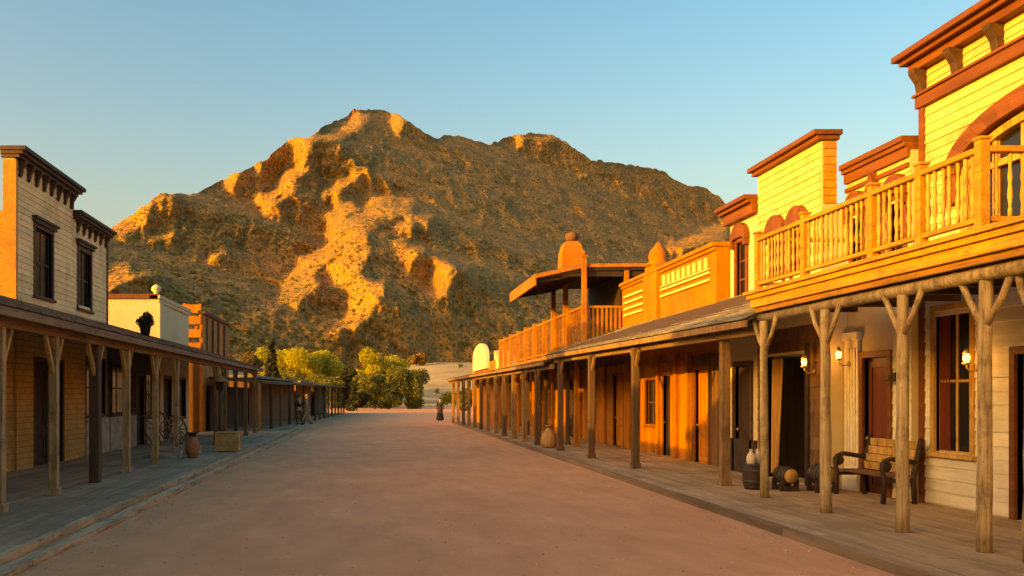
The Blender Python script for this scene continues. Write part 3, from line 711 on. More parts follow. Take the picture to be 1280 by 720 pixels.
w = MB(); fb(w, 1, XE, 26.62, 27.9, .1, .003, 3.9, z1); fb(w, 1, XE, 26.75, 27.75, .1, -.4, z1, z1+.14)
w.build('pier', 'terra', t, .015)
w = MB(); w.lathe((XE+.15, 27.2, z1+.14), [(.34, 0), (.36, .05), (.26, .12), (.3, .25), (.27, .4), (.14, .55), (.1, .62), (.03, .7)], 14); w.build('finial', 'terra', t)
XL = 8.75
holes = [(23.9, 24.9, BR, 2.6), (26.9, 27.7, BR, 2.5), (28.3, 29.4, 1.0, 2.4)]
w = MB(); wall(w, 1, XL, y0, y1, 0, 3.86, holes); w.build('wall', 'terra', t)
w = MB()
def plank_wall(w, X, y0, y1, z0, z1, holes, pw=.2):
    y = y0
    while y < y1-.02:
        b = min(y+pw*rnd.uniform(.8, 1.25), y1); m = (y+b)/2; spans = [(z0, z1)]
        for h in holes:
            if h[0]-.08 < m < h[1]+.08: spans = [q for sp in spans for q in ((sp[0], h[2]), (h[3], sp[1])) if q[1]-q[0] > .05]
        for c, d in spans: fb(w, 1, X, y+.004, b-.004, .03+rnd.uniform(0, .012), .002, c, d)
        y = b
    return w
plank_wall(w, XL, 25.2, y1, BR, 2.9, holes); w.build('plank_wall', 'orangewood', t)
w = MB(); plank_wall(w, XL, y0, 25.2, BR, 3.0, holes); w.build('side_planks', 'brownwood', t)
door(t, 1, XL, 23.9, 24.9, BR, 2.6, 'orangewood', 'trim'); door(t, 1, XL, 26.9, 27.7, BR, 2.5, 'darkwood', 'orangewood', False)
window(t, 1, XL, 28.3, 29.4, 1.0, 2.4, 'trim', None, 2, 2)
for y in (25.3, 26.3, 27.95, 30.2):
    w = MB(); fb(w, 1, XL, y-.09, y+.09, .14, .005, BR, 3.1); w.build('pilaster', 'orangewood', t, .01)
# --- balcony saloon
t = thing('balcony_saloon', 'brown timber saloon with roofed corner gallery and an orange chimney', 'building', (10, 36, 0))
XF, y0, y1 = 8.75, 30.62, 51.0
holes = [(32, 33.3, BR, 2.6), (36, 37.2, .9, 2.5), (40, 41.2, BR, 2.6), (44, 45.2, .9, 2.5), (47, 48, BR, 2.6)]
w = MB(); wall(w, 1, XF, y0, y1, 0, 3.4, holes); w.box(XF+.25, 15, y0, y0+.2, 0, 3.4); w.box(XF+.25, 15, y1-.2, y1, 0, 3.4); w.build('wall', 'brownwood', t)
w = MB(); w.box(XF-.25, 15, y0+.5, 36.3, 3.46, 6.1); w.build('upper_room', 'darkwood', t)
w = MB(); plank_wall(w, XF, y0, y1, BR, 3.0, holes, .22); w.build('plank_wall', 'orangewood', t)
door(t, 1, XF, 32, 33.3, BR, 2.6, 'orangewood', 'trim'); door(t, 1, XF, 40, 41.2, BR, 2.6, 'darkwood', 'trim'); door(t, 1, XF, 47, 48, BR, 2.6, 'orangewood', 'trim')
window(t, 1, XF, 36, 37.2, .9, 2.5); window(t, 1, XF, 44, 45.2, .9, 2.5)
for y in (31.1, 34.4, 38.4, 42.6):
    w = MB(); fb(w, 1, XF, y-.1, y+.1, .14, .05, BR, 3.1); w.build('pilaster', 'orangewood', t, .01)
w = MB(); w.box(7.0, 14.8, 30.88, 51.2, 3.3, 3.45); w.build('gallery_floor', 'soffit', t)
t_sal = t
w = MB(); fb(w, 1, 7.0, 30.84, 51.2, .05, .003, 3.24, 3.5); w.box(7.0, 8.7, 30.83, 30.876, 3.24, 3.5); w.build('floor_fascia', 'redochre', t, .01)
w = MB()
pr = [(5.5, 5.82), (5.5, 5.95), (7.15, 6.3), (9.9, 6.32), (9.9, 6.16), (7.15, 6.12)]
w.prism_y(pr, 30.95, 36.4); w.build('gallery_roof', 'darkwood', t)
w = MB(); w.prism_y([(5.5, 5.86), (5.46, 5.99), (7.15, 6.345), (9.9, 6.36), (9.9, 6.24), (7.15, 6.22)], 30.88, 30.945); w.box(5.42, 5.495, 30.88, 36.42, 5.60, 5.98); w.build('roof_fascia', 'redochre', t, .01)
w = MB()
for k in range(10): w.bar((5.52, 31.1+k*.56, 5.76), (7.2, 31.1+k*.56, 6.06), .07, .1)
w.box(5.55, 9.8, 30.99, 31.1, 5.93, 6.1); w.build('rafters', 'darkwood', t)
w = MB(); shingles(w, (5.46, 30.9, 5.99), (5.46, 36.42, 5.99), (7.15, 30.9, 6.355), (7.15, 36.42, 6.355), 8, 22); w.build('roof_shingles', 'shingle', t)
for y in (34.0, 36.3):
    o = sq_post('gallery_post', 'redochre', t, 7.12, y, 3.45, 6.13, .17)
w = MB(); w.box(7.0, 7.17, 30.8, 30.875, 3.1, 6.55); w.box(6.97, 7.2, 30.77, 30.9, 6.55, 6.62); w.lathe((7.085, 30.835, 6.62), [(.05, 0), (.09, .06), (.06, .13), (.01, .16)], 8); w.build('corner_post', 'redochre', t, .01)
o = sq_post('gallery_post', 'redochre', t, 8.55, 31.0, 3.45, 6.13, .15)
w = MB()
for z0_, z1_, a0, a1 in ((6.1, 6.95, .40, .37), (6.95, 7.25, .37, .29), (7.25, 7.36, .29, .2)):
    v = [(7.02+sx*q, 32.6+sy*q, z) for q, z in ((a0, z0_), (a1, z1_)) for sx, sy in ((-1, -1), (1, -1), (1, 1), (-1, 1))]
    w.add(v, [(0, 1, 5, 4), (1, 2, 6, 5), (2, 3, 7, 6), (3, 0, 4, 7), (4, 5, 6, 7)])
ch = w.build('chimney', 'terra', t)
w = MB(); w.lathe((7.05, 32.6, 7.36), [(.14, 0), (.2, .06), (.24, .16), (.22, .26), (.12, .34), (.03, .37)], 12); w.build('chimney_pot', 'brownwood', ch)
w = MB()
ys_ = 31.0
w.box(7.03, 7.13, 30.95, 51.1, 4.86, 4.94); w.box(7.05, 7.11, 30.95, 51.1, 3.58, 3.64); w.box(7.13, 8.7, 30.93, 31.03, 4.86, 4.94); w.box(7.13, 8.7, 30.95, 31.01, 3.58, 3.64); w.build('handrail', 'redochre', t)
for k in range(57):
    w = MB(); y = 31.25+k*.35; w.box(7.065, 7.095, y, y+.055, 3.64, 4.86); w.build('baluster', 'redochre', t)

for k in range(10):
    w = MB(); x = 7.27+k*.15; w.box(x-.035, x+.035, 30.96, 31.0, 3.64, 4.86); w.build('baluster', 'redochre', t)
for y in (33.2, 35.6, 37.9, 40.2, 42.5, 44.8, 47.1, 49.2, 51):
    w = MB(); w.box(7.0, 7.16, y-.08, y+.08, 3.45, 5.02); w.box(6.98, 7.18, y-.1, y+.1, 5.02, 5.06); w.build('newel', 'redochre', t)
# --- adobe house with a curved parapet
t = thing('adobe_house', 'small far adobe house with white rounded parapet, beyond the balcony saloon', 'building', (10, 58, 0))
w = MB(); w.box(7.15, 13, 54, 66, 0, 4.0); w.build('wall', 'terra', t)
w = MB(); pts = [(56.4, 3.6)]+[(60.2-3.8*math.cos(math.pi*k/16), 4.2+1.1*math.sin(math.pi*k/16)**.7) for k in range(17)]+[(64.0, 3.6)]
w.prism_x(pts, 6.95, 7.145); w.build('curved_parapet', mat('white_plaster', C(.52, .43, .29), C(.62, .53, .37), (1, 1, 1), 1, .9, .2), t)
w = MB(); w.prism_x([(52, 3.46), (54.6, 3.46), (54.6, 4.6), (53.6, 4.3), (52.6, 3.9)], 7.2, 8.2); w.build('buttress', 'terra_light', t)

# --- balcony of the corner store on round log posts
t = thing('balcony', 'long ochre timber balcony with turned balusters on pale forked log posts', 'balcony', (8, 12.4, 0))
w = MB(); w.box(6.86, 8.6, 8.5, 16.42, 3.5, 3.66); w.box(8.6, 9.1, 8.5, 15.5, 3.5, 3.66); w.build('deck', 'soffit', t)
w = MB()
for a, b, o in ((3.38, 3.47, 0), (3.47, 3.62, .06), (3.62, 3.7, .11), (3.7, 3.76, .16)): w.box(6.86-o-.04, 6.855, 8.5, 16.42+o, a, b)
for a, b, o in ((3.47, 3.62, .06), (3.62, 3.7, .11), (3.7, 3.76, .16)): w.box(6.857, 8.6, 16.425, 16.42+o+.02, a, b)
w.build('fascia', 'ochre', t, .008)
w = MB(); w.box(6.88, 8.6, 8.5, 16.4, 3.664, 3.74); w.build('floor_boards', 'rail', t)
w = MB(); w.tube([(6.97, 8.4, 3.3), (6.96, 12, 3.29), (6.97, 16.6, 3.3)], .085, 12, wob=.03); w.build('beam', 'log', t)
for k in range(9):
    y = 8.8+k*.94; w = MB(); w.box(6.95, 9.2 if y < 15.4 else 8.58, y-.05, y+.05, 3.39, 3.498); w.build('joist', 'soffit', t)
for (x, y, r) in ((6.9, 16.2, .07), (6.92, 14.05, .074), (6.92, 12.02, .074), (6.98, 10.5, .074), (7.05, 9.75, .125)):
    log_post('post', 'log', t, x, y, BR, 3.22, r, lean=(rnd.uniform(-.02, .02), rnd.uniform(-.02, .02)))
    braces(t, 'log', x, y, 2.72, 3.3, .46 if r < .12 else .3, .036)
XBc = 6.86
w = MB(); w.box(XBc-.06, XBc+.06, 10.35, 16.4, 4.64, 4.71); w.box(XBc-.04, XBc+.04, 10.35, 16.4, 3.86, 3.92)
w.box(XBc+.06, 9.2, 10.3, 10.42, 4.64, 4.71); w.box(XBc+.04, 9.2, 10.32, 10.4, 3.86, 3.92); w.box(XBc+.06, 8.6, 16.32, 16.4, 4.64, 4.71); w.box(XBc+.06, 8.6, 16.34, 16.4, 3.86, 3.92)
w.build('handrail', 'ochre', t, .012)
nw = [16.36, 14.6, 12.62, 11.5, 10.36]
for y in nw:
    w = MB(); w.box(XBc-.058, XBc+.058, y-.058, y+.058, 3.742, 4.78); w.box(XBc-.075, XBc+.075, y-.075, y+.075, 4.78, 4.815)
    w.build('newel', 'ochre', t, .01)
for a, b in zip(nw, nw[1:]):
    n = round((a-b)/.14)
    for k in range(1, n):
        w = MB(); y = a+(b-a)*k/n; turned(w, XBc+rnd.uniform(-.008, .008), y+rnd.uniform(-.012, .012), 3.92, 4.64, rnd.uniform(.025, .034)); w.build('baluster', 'rail', t)
for k in range(1, 14):
    w = MB(); turned(w, XBc+k*.155+rnd.uniform(-.01, .01), 10.36, 3.92, 4.64, rnd.uniform(.026, .035)); w.build('baluster', 'rail', t)

# --- awnings along the boardwalk
def awning(name, label, y0, y1, x0, x1, xi, z, zi, posts, matp, postsm=None, sh='lichen', brace=True, fh=.12, fm='post'):
    """lean-to roof from the wall at xi to an eave that runs from x0 (near end) to x1 (far end)"""
    t = thing(name, label, 'porch roof', ((x0+xi)/2, (y0+y1)/2, 0))
    m = MB(); v = [(x0, y0, z), (x1, y1, z), (xi, y1, zi), (xi, y0, zi)]
    m.add([(a, b, c-.07) for a, b, c in v]+[(a, b, c-.005) for a, b, c in v], [(0, 1, 2, 3), (7, 6, 5, 4), (0, 4, 5, 1), (1, 5, 6, 2), (2, 6, 7, 3), (3, 7, 4, 0)])
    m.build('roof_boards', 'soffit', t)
    s = 1 if x0 > 0 else -1
    m = MB(); shingles(m, (x0-s*.05, y0, z-.015), (x1-s*.05, y1, z-.015), (xi, y0, zi), (xi, y1, zi), 12, max(8, int((y1-y0)/.28))); m.build('roof_shingles', sh, t)
    m = MB(); m.bar((x0-s*.02, y0, z-.10), (x1-s*.02, y1, z-.10), .05, fh); m.build('fascia', fm, t)
    m = MB(); dx = .28*s; m.bar((x0+dx, y0, z-.2), (x1+dx, y1, z-.2), .14, .18); m.build('beam', 'beam', t)
    n = max(2, round((y1-y0)/1.6))
    for k in range(n):
        y = y0+.25+(y1-y0-.5)*k/(n-1); xe = x0+(x1-x0)*(y-y0)/(y1-y0)
        m = MB(); sl = (zi-z)/(xi-xe); m.bar((xe+.05*s, y, z-.125+.05*abs(sl)), (xi, y, zi-.125), .07, .1); m.build('rafter', 'soffit', t)
    return t
t = awning('porch', 'long grey shingled lean-to porch under the orange adobe parapet', 16.5, 30.85, 6.72, 5.85, 8.56, 3.3, 4.25, None, None)
for x, y in ((7.0, 18.3), (6.45, 22.6), (6.25, 26.3), (6.1, 29.9)):
    sq_post('post', 'darkpost' if y > 20 else 'post', t, x, y, BR, 3.08, .17)
    if y > 20: braces(t, 'post', x, y, 2.62, 3.0, .32, .035, False)
for k in range(14):                                               # inner row of supports under the gallery edge
    y = 32.2+k*1.42; sq_post('gallery_support', ('orangewood', 'darkpost', 'post')[k % 3], t_sal, 7.12, y, BR, 3.29, .13)
t = awning('porch', 'low dark timber porch running below the saloon gallery to the far adobe house', 30.9, 66, 5.75, 5.25, 7.0, 3.1, 3.28, None, None, sh='shingle')
for k, y in enumerate((33.4, 36, 38.5, 41.1, 43.6, 46.2, 48.9, 51.6, 54.4, 57.3, 60.3, 63.5)):
    x = 6.02-.5*(y-30.9)/35
    sq_post('post', ('darkpost', 'post', 'post')[k % 3], t, x, y, 0.0 if y > 62 else BR, 2.95, .19)
    braces(t, 'post', x, y, 2.5, 2.92, .34, .04, False)
# ------------------------------------------------------------------ LEFT SIDE
XL_ = -8.3
# plank block beside the viewer, added unseen beyond the left edge to cast shade
t = thing('shade_block', 'plain weathered plank block beside the viewer, added unseen outside the left edge to cast shade', 'shade block', (-12, 2, 0))
w = MB(); w.box(-18, XL_-.03, -14, 11.6, 0, 6.5); w.build('wall', 'brownwood', t)
w = MB(); w.box(-18.3, XL_+.3, -14.2, 11.9, 6.5, 6.68); w.build('roof', 'shingle', t)
t = thing('adobe_sun_block', 'low yellow adobe room added under the near end of the left porch to block the sun', 'building', (-10, 16, 0))  # room added in the gap to keep the low sun off the street
w = MB(); wall(w, -1, XL_-.02, 11.95, 21.25, 0, 3.95, [(14, 15.2, BL, 2.6), (17, 18.6, 1.1, 2.6)]); w.box(-13, XL_-.27, 11.95, 12.2, 0, 3.95); w.box(-13, XL_-.27, 21.0, 21.25, 0, 3.95); w.box(-13, XL_-.27, 12.2, 21.0, 3.7, 3.9); w.build('wall', 'brick', t)
door(t, -1, XL_-.02, 14, 15.2, BL, 2.6, 'darkwood', 'darktrim'); window(t, -1, XL_-.02, 17, 18.6, 1.1, 2.6, 'darktrim', None, 2, 2)
# --- two-storey cream store
t = thing('two_storey_store', 'two-storey cream clapboard store with stepped dark brown cornice, at the left edge', 'building', (-10, 25, 0))
y0, ys, y1, z1, z2 = 21.3, 25.4, 28.7, 7.68, 7.05
wins = [(22.55, 23.75, 4.4, 6.05), (25.85, 27.0, 4.4, 6.05)]
holes = wins+[(22.5, 24.5, BL, 2.75), (26.55, 28.4, 1.35, 2.95)]
w = MB(); wall(w, -1, XL_, y0, ys, 0, z1-.2, holes); wall(w, -1, XL_, ys, y1, 0, z2-.2, holes)
w.box(-18, XL_-.25, y0+.05, y0+.3, 0, 6.2); w.box(-18, XL_-.25, y1-.25, y1, 0, 6.2); w.box(-18, -17.75, y0+.3, y1-.25, 0, 6.2); w.box(-17.75, XL_-.25, y0+.3, y1-.25, 5.9, 6.1)
w.build('wall', 'plaster', t)
w = MB(); clap(w, -1, XL_, y0+.1, ys, 3.9, z1-.3, holes, .145); clap(w, -1, XL_, ys, y1-.1, 3.9, z2-.3, holes, .145); w.build('siding', 'siding_bounce_tint', t)
w = MB(); clap_end(w, 1, y0+.05, -18, XL_-.27, 0, 6.2, .16); w.build('side_boards', 'ochre', t)
w = MB(); w.box(XL_-.26, XL_+.05, y0-.02, y0-.002, 3.6, z1-.3); fb(w, -1, XL_, y0, y0+.1, .04, .003, 3.9, z1-.3); w.build('corner_board', 'ochre', t)
w = MB(); fb(w, -1, XL_, y1-.1, y1+.02, .045, -.2, 3.9, z2-.3); fb(w, -1, XL_, ys-.1, ys+.012, .05, -.2, z2, z1-.35); w.build('corner_board', 'darktrim', t)
w = MB(); cornice(w, -1, XL_, y0, ys, z1, .3, .26, .1, .3); w.build('upper_cornice', 'darktrim', t, .01)
w = MB(); cornice(w, -1, XL_, ys+.03, y1, z2, .26, .24, 0, .26); w.build('lower_cornice', 'darktrim', t, .01)
for k in range(8): brackets(MB(), -1, XL_, [y0+.25+k*(ys-y0-.45)/7], z1-.66, z1-.265, .11, .2).build('bracket', 'darktrim', t)
for k in range(6): brackets(MB(), -1, XL_, [ys+.35+k*(y1-ys-.6)/5], z2-.58, z2-.245, .1, .18).build('bracket', 'darktrim', t)
for a, b, c, d in wins: window(t, -1, XL_, a, b, c, d, 'darktrim', 'flat', 2, 2)
w = MB(); wall(w, -1, XL_+.004, y0+.02, 26.4, BL, 3.7, [(22.38, 24.62, BL, 2.87)], .0)
w = MB()
for a, b, c, d in ((y0+.01, 22.37, BL, 3.75), (24.63, 26.4, BL, 3.75), (22.37, 24.63, 2.88, 3.75)): fb(w, -1, XL_, a, b, .05, .002, c, d)
w.build('adobe_facing', 'brick', t)
w = MB(); fb(w, -1, XL_, 26.41, y1-.02, .1, .002, BL, 1.22); w.build('stone_base', 'stone', t, .02)
door(t, -1, XL_, 22.5, 24.5, BL, 2.75, 'darkwood', 'darktrim')
window(t, -1, XL_, 26.55, 28.4, 1.35, 2.95, 'darktrim', None, 3, 2)
# --- low shop in the gap
t = thing('low_shop', 'low dark shop with pale stone base under the left porch, past the two-storey store', 'shop', (-10, 32, 0))
y0, y1 = 28.74, 35.5
holes = [(29.2, 31.6, 1.35, 2.95), (32.1, 33.2, BL, 2.6), (33.6, 35.0, 1.2, 2.7)]
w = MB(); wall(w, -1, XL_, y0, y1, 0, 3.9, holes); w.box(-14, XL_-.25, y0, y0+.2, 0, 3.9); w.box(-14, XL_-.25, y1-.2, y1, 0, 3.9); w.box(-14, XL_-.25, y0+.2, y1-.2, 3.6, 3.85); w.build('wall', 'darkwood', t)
w = MB(); fb(w, -1, XL_, y0+.02, 31.9, .12, .002, BL, 1.24); fb(w, -1, XL_, 33.4, y1-.02, .12, .002, BL, 1.05); w.build('stone_base', 'stone', t, .02)
window(t, -1, XL_, 29.2, 31.6, 1.35, 2.95, 'darktrim', None, 3, 2); door(t, -1, XL_, 32.1, 33.2, BL, 2.6, 'darkwood', 'darktrim'); window(t, -1, XL_, 33.6, 35.0, 1.2, 2.7, 'darktrim', None, 2, 2)
# --- cream house with parapet
t = thing('parapet_house', 'pale cream house with plain parapet and a small knob on its corner, left side', 'building', (-10.5, 38.5, 0))
y0, y1, z1 = 35.55, 41.5, 5.78
holes = [(36.6, 37.7, BL, 2.6), (38.6, 40.6, 1.0, 2.6)]
w = MB(); wall(w, -1, XL_, y0, y1, 0, z1-.12, holes); w.box(-15.5, XL_-.25, y0, y0+.25, 0, z1-.12); w.box(-15.5, XL_-.25, y1-.25, y1, 0, z1-.12); w.box(-15.5, -15.25, y0+.25, y1-.25, 0, z1-.12); w.box(-15.25, XL_-.25, y0+.25, y1-.25, 5.2, 5.3); w.build('wall', 'plaster', t)
w = MB(); w.box(-15.6, XL_+.02, y0-.08, y0+.32, z1-.12, z1+.06); w.build('wall_cap', 'trim', t, .01)
w = MB(); fb(w, -1, XL_, y0-.08, y1+.08, .1, -.32, z1-.12, z1+.02); fb(w, -1, XL_, y0-.03, y1, .06, .003, z1-.26, z1-.12); w.build('front_cap', 'plaster', t, .012)
w = MB(); fb(w, -1, XL_, y0-.05, y0+.55, .1, .003, BL, z1-.28); w.build('pilaster', 'plaster', t, .01)
w = MB(); w.lathe((XL_-.1, y0+.15, z1+.06), [(.14, 0), (.08, .05), (.2, .18), (.17, .3), (.05, .38)], 12); w.build('finial', 'plaster', t)
door(t, -1, XL_, 36.6, 37.7, BL, 2.6, 'darkwood', 'darktrim'); window(t, -1, XL_, 38.6, 40.6, 1.0, 2.6, 'darktrim', None, 3, 2)
# --- plank false front
t = thing('plank_false_front', 'orange-brown plank false front with braced open back, farthest of the tall left fronts', 'building', (-10, 49, 0))
y0, y1, z1 = 44.8, 53.0, 5.9
w = MB()
y = y0
while y < y1-.05:
    b = min(y+rnd.uniform(.2, .34), y1); fb(w, -1, XL_, y+.006, b-.006, rnd.uniform(.0, .02), -.06, BL, z1-.08+rnd.uniform(-.01, .02)); y = b
w.build('front_planks', 'orangewood', t)
w = MB(); fb(w, -1, XL_, y0-.05, y1+.1, .16, -.2, z1, z1+.14); w.build('cap', 'darktrim', t)
w = MB()
for y in (45.9, 47.6, 49.3, 51.2): fb(w, -1, XL_, y-.12, y+.12, .07, .025, 3.6, z1-.1)
w.build('batten', 'darktrim', t)
w = MB(); w.box(XL_-.95, XL_-.79, y0, y0+.14, 0, 6.4); w.box(XL_-.14, XL_-.064, y0, y0+.14, 0, z1+.5)
for z in (4.1, 4.75, 5.4, 5.95): w.box(XL_-1.0, XL_-.066, y0-.05, y0-.003, z, z+.4)
w.bar((XL_-.9, y0+.2, 3.8), (XL_-.1, y0+.2, 5.9), .08, .12); w.build('brace_frame', 'orangewood', t)
w = MB(); w.box(-13.5, XL_-.07, y0+.35, y1-.1, 0, 3.7); w.build('rear_shed', 'brownwood', t)
# --- left porch
t = awning('porch', 'long left boardwalk porch with brown shingled roof and square posts with knee braces', 9.0, 44.2, -5.3, -5.3, -8.24, 3.22, 4.12, None, None, sh='shingle', fh=.13, fm='beam')
for k, y in enumerate((11.4, 13.75, 16.1, 18.5, 20.85, 23.6, 26.1, 32.7, 34.6, 37.4, 40.4, 43.4)):
    sq_post('post', 'darkpost' if k in (3, 9) else ('post' if y > 30 else 'log'), t, -5.58, y, BL, 2.93, .15+.05*(k == 3))
    braces(t, 'rail' if y < 30 else 'post', -5.58, y, 2.3, 2.98, .46, .04, False)
# --- far walkway that swings towards the street, with a low pale building behind
t = thing('walkway', 'low dark covered walkway on thin posts at the far left end of the street', 'walkway', (-5, 75, 0))
P0, P1 = Vector((-5.35, 45.5, 0)), Vector((-2.9, 100, 0)); dv_ = (P1-P0); nv_ = Vector((-dv_.y, dv_.x, 0)).normalized()
w = MB(); q = [P0, P1, P1+nv_*2.8, P0+nv_*2.8]
v = [(p.x, p.y, z+(.25 if i > 1 else 0)+.3*min(1, (p.y-45)/55)) for z in (2.5, 2.62) for i, p in enumerate(q)]
w.add(v, [(0, 1, 2, 3), (7, 6, 5, 4), (0, 4, 5, 1), (1, 5, 6, 2), (2, 6, 7, 3), (3, 7, 4, 0)]); w.build('roof', 'soffit', t)
for k in range(16):
    p = P0+dv_*(k/15)+nv_*.25; sq_post('post', 'darkpost' if k % 2 else 'post', t, p.x, p.y, 0, 2.52+.3*k/15, .16)
w = MB(); a, b = P0+nv_*2.75, P1+nv_*2.75; w.bar((a.x, a.y, 1.2), (b.x, b.y, 1.2), .1, 2.4); w.build('back_boards', 'darkwood', t)
for nm, lb, x0, y0, x1, y1, h, mw in (('long_shed', 'long low brown shed behind the near half of the far left walkway', -9.5, 56, -8.3, 74, 3.0, 'brownwood'),
        ('store_shed', 'small orange adobe shed behind the middle of the far left walkway', -8.2, 76.5, -7.7, 85, 3.0, 'terra'),
        ('hay_shed', 'small dark plank shed behind the far end of the left walkway', -7.6, 88, -7.0, 100, 2.8, 'darkwood')):
    t = thing(nm, lb, 'shed', (x0, (y0+y1)/2, 0))
    w = MB(); w.bar((x0, y0, h/2), (x1, y1, h/2), 4, h); w.build('wall', mw, t)
    w = MB(); w.bar((x0, y0-.3, h+.1), (x1, y1+.3, h+.1), 4.5, .16); w.build('roof', 'lichen', t)

# ------------------------------------------------------------------ THINGS ON THE BOARDWALKS
# bench
t = thing('bench', 'slatted bench with pale backrest and dark scrolled arms against the white wall', 'bench', (8.75, 15.95, BR))
w = MB()
for k in range(4): x = 8.45+k*.115; w.box(x, x+.095, 15.15, 16.75, .55, .585)
w.build('seat', 'brownwood', t, .006)
w = MB()
for k in range(4): z = .66+k*.14; w.bar((8.93+.035*k, 15.15, z), (8.93+.035*k, 16.75, z), .03, .132)
w.build('backrest', 'rail', t, .005)
for y in (15.18, 16.72):
    w = MB(); w.tube([(8.42, y, BR), (8.44, y, .5), (8.4, y, .7), (8.44, y, .82), (8.55, y, .86), (8.8, y, .82), (9.0, y, .8)], .042, 8); w.tube([(8.94, y, BR), (8.92, y, .55), (9.05, y, 1.2)], .045, 8); w.bar((8.44, y, .5), (8.92, y, .5), .05, .06)
    w.lathe((8.46, y-.03, .74), [(.09, 0), (.1, .03), (.09, .06)], 12, 'Y'); w.build('arm_frame', 'darkwood', t)
# two kegs lying on cradles
def keg(label, x, y, z, r=.2, l=.5):
    t = thing('keg', label, 'keg', (x, y, z), 'small kegs on the right boardwalk')
    w = MB(); w.lathe((x, y-l/2, z+r+.12), [(r*.82, 0), (r*.86, .02), (r, l*.5), (r*.86, l-.02), (r*.82, l)], 16, 'Y'); w.build('staves', 'darkwood', t)
    w = MB(); w.lathe((x, y-l/2-.012, z+r+.12), [(r*.74, 0), (r*.76, .01)], 16, 'Y'); w.build('lid', 'rail', t)
    w = MB()
    for q in (.05, l*.3, l*.7, l-.09): w.lathe((x, y-l/2+q, z+r+.12), [(r*(.9+.09*math.sin(math.pi*q/l)), 0), (r*(.92+.09*math.sin(math.pi*q/l)), .035)], 16, 'Y')
    w.build('hoop', 'iron', t)
    w = MB()
    for q in (-.16, .16): w.box(x-r, x+r, y+q-.03, y+q+.03, z, z+.1); w.box(x-r, x-r+.07, y+q-.03, y+q+.03, z+.1, z+.22); w.box(x+r-.07, x+r, y+q-.03, y+q+.03, z+.1, z+.22)
    w.box(x-r+.1, x-r+.15, y-.131, y+.131, z+.02, z+.08); w.box(x+r-.15, x+r-.1, y-.131, y+.131, z+.02, z+.08)
    w.build('cradle', 'darkwood', t)
keg('small keg on a cradle with pale round head, next to the bench', 8.35, 17.1, BR, .2)
keg('small keg on a cradle with pale round head, nearer the log posts', 7.78, 17.35, BR, .17)
def barrel(name, label, cat, x, y, z, r, h, m='brownwood'):
    t = thing(name, label, cat, (x, y, z))
    w = MB(); w.lathe((x, y, z), [(r*.8, 0), (r*.92, h*.2), (r, h*.5), (r*.92, h*.8), (r*.8, h), (r*.72, h), (r*.72, h-.03)], 18); w.build('staves', m, t)
    w = MB()
    for q, s in ((.06, .86), (.28, .98), (.7, .985), (.93, .86)): w.lathe((x, y, z+h*q), [(r*s, 0), (r*(s+.012), .01), (r*(s+.012), .035), (r*s, .045)], 18)
    w.build('hoop', 'iron', t); return t
barrel('barrel', 'dark barrel carrying two pale jugs, between the log post and brown post', 'barrel', 7.3, 17.6, BR, .22, .48, 'darkwood')
for dy, dx, lb in ((-.07, -.09, 'pale stoneware jug on the dark barrel, street side'), (.05, .09, 'pale stoneware jug on the dark barrel, wall side')):
    t = thing('jug', lb, 'jug', (7.3+dx, 17.6+dy, BR+.48), 'stoneware jugs on the barrel')
    w = MB(); w.lathe((7.3+dx, 17.6+dy, BR+.48), [(.065, 0), (.085, .03), (.088, .13), (.06, .2), (.03, .23), (.03, .27), (.04, .285)], 14); w.build('body', 'jug', t)
    w = MB(); w.tube([(7.3+dx+.03, 17.6+dy-.0, BR+.74), (7.3+dx+.09, 17.6+dy, BR+.74), (7.3+dx+.085, 17.6+dy, BR+.65)], .01, 6); w.build('handle', 'jug', t)
# burlap sack on the far right boardwalk
t = thing('grain_sack', 'tan grain sack leaning at a post foot on the far right boardwalk', 'sack', (6.0, 31.6, BR))
w = MB(); w.lathe((6.05, 31.6, BR), [(.2, 0), (.27, .08), (.29, .25), (.25, .45), (.13, .6), (.09, .72), (.14, .78)], 14); w.build('bag', 'drape', t)
w = MB(); w.lathe((6.05, 31.6, BR+.70), [(.115, 0), (.12, .02), (.115, .04)], 12); w.build('tie', 'darkwood', t)
# left: crate, stones, clay jar, wagon wheels, lantern post, plant tub on the roof
t = thing('crate', 'yellow plank crate standing on the left boardwalk edge', 'crate', (-4.55, 28.9, BL))
w = MB()
for k in range(5):
    z = BL+.03+k*.13
    w.box(-4.95, -4.15, 28.5, 28.53, z, z+.12); w.box(-4.95, -4.15, 29.27, 29.3, z, z+.12); w.box(-4.17, -4.14, 28.53, 29.27, z, z+.12); w.box(-4.96, -4.93, 28.53, 29.27, z, z+.12)
w.build('side_boards', 'crate', t)
for bx in ((-4.95, -4.89, 28.47, 28.498), (-4.21, -4.15, 28.47, 28.498), (-4.138, -4.11, 28.5, 28.57), (-4.138, -4.11, 29.22, 29.29)):
    w = MB(); w.box(*bx, BL, BL+.69); w.build('corner_cleat', 'crate', t)
w = MB()
for k in range(5): w.box(-4.96, -4.13, 28.5+k*.162, 28.65+k*.162, BL+.69, BL+.715)
w.build('lid', 'crate', t); t.scale = (.86, .86, .86)
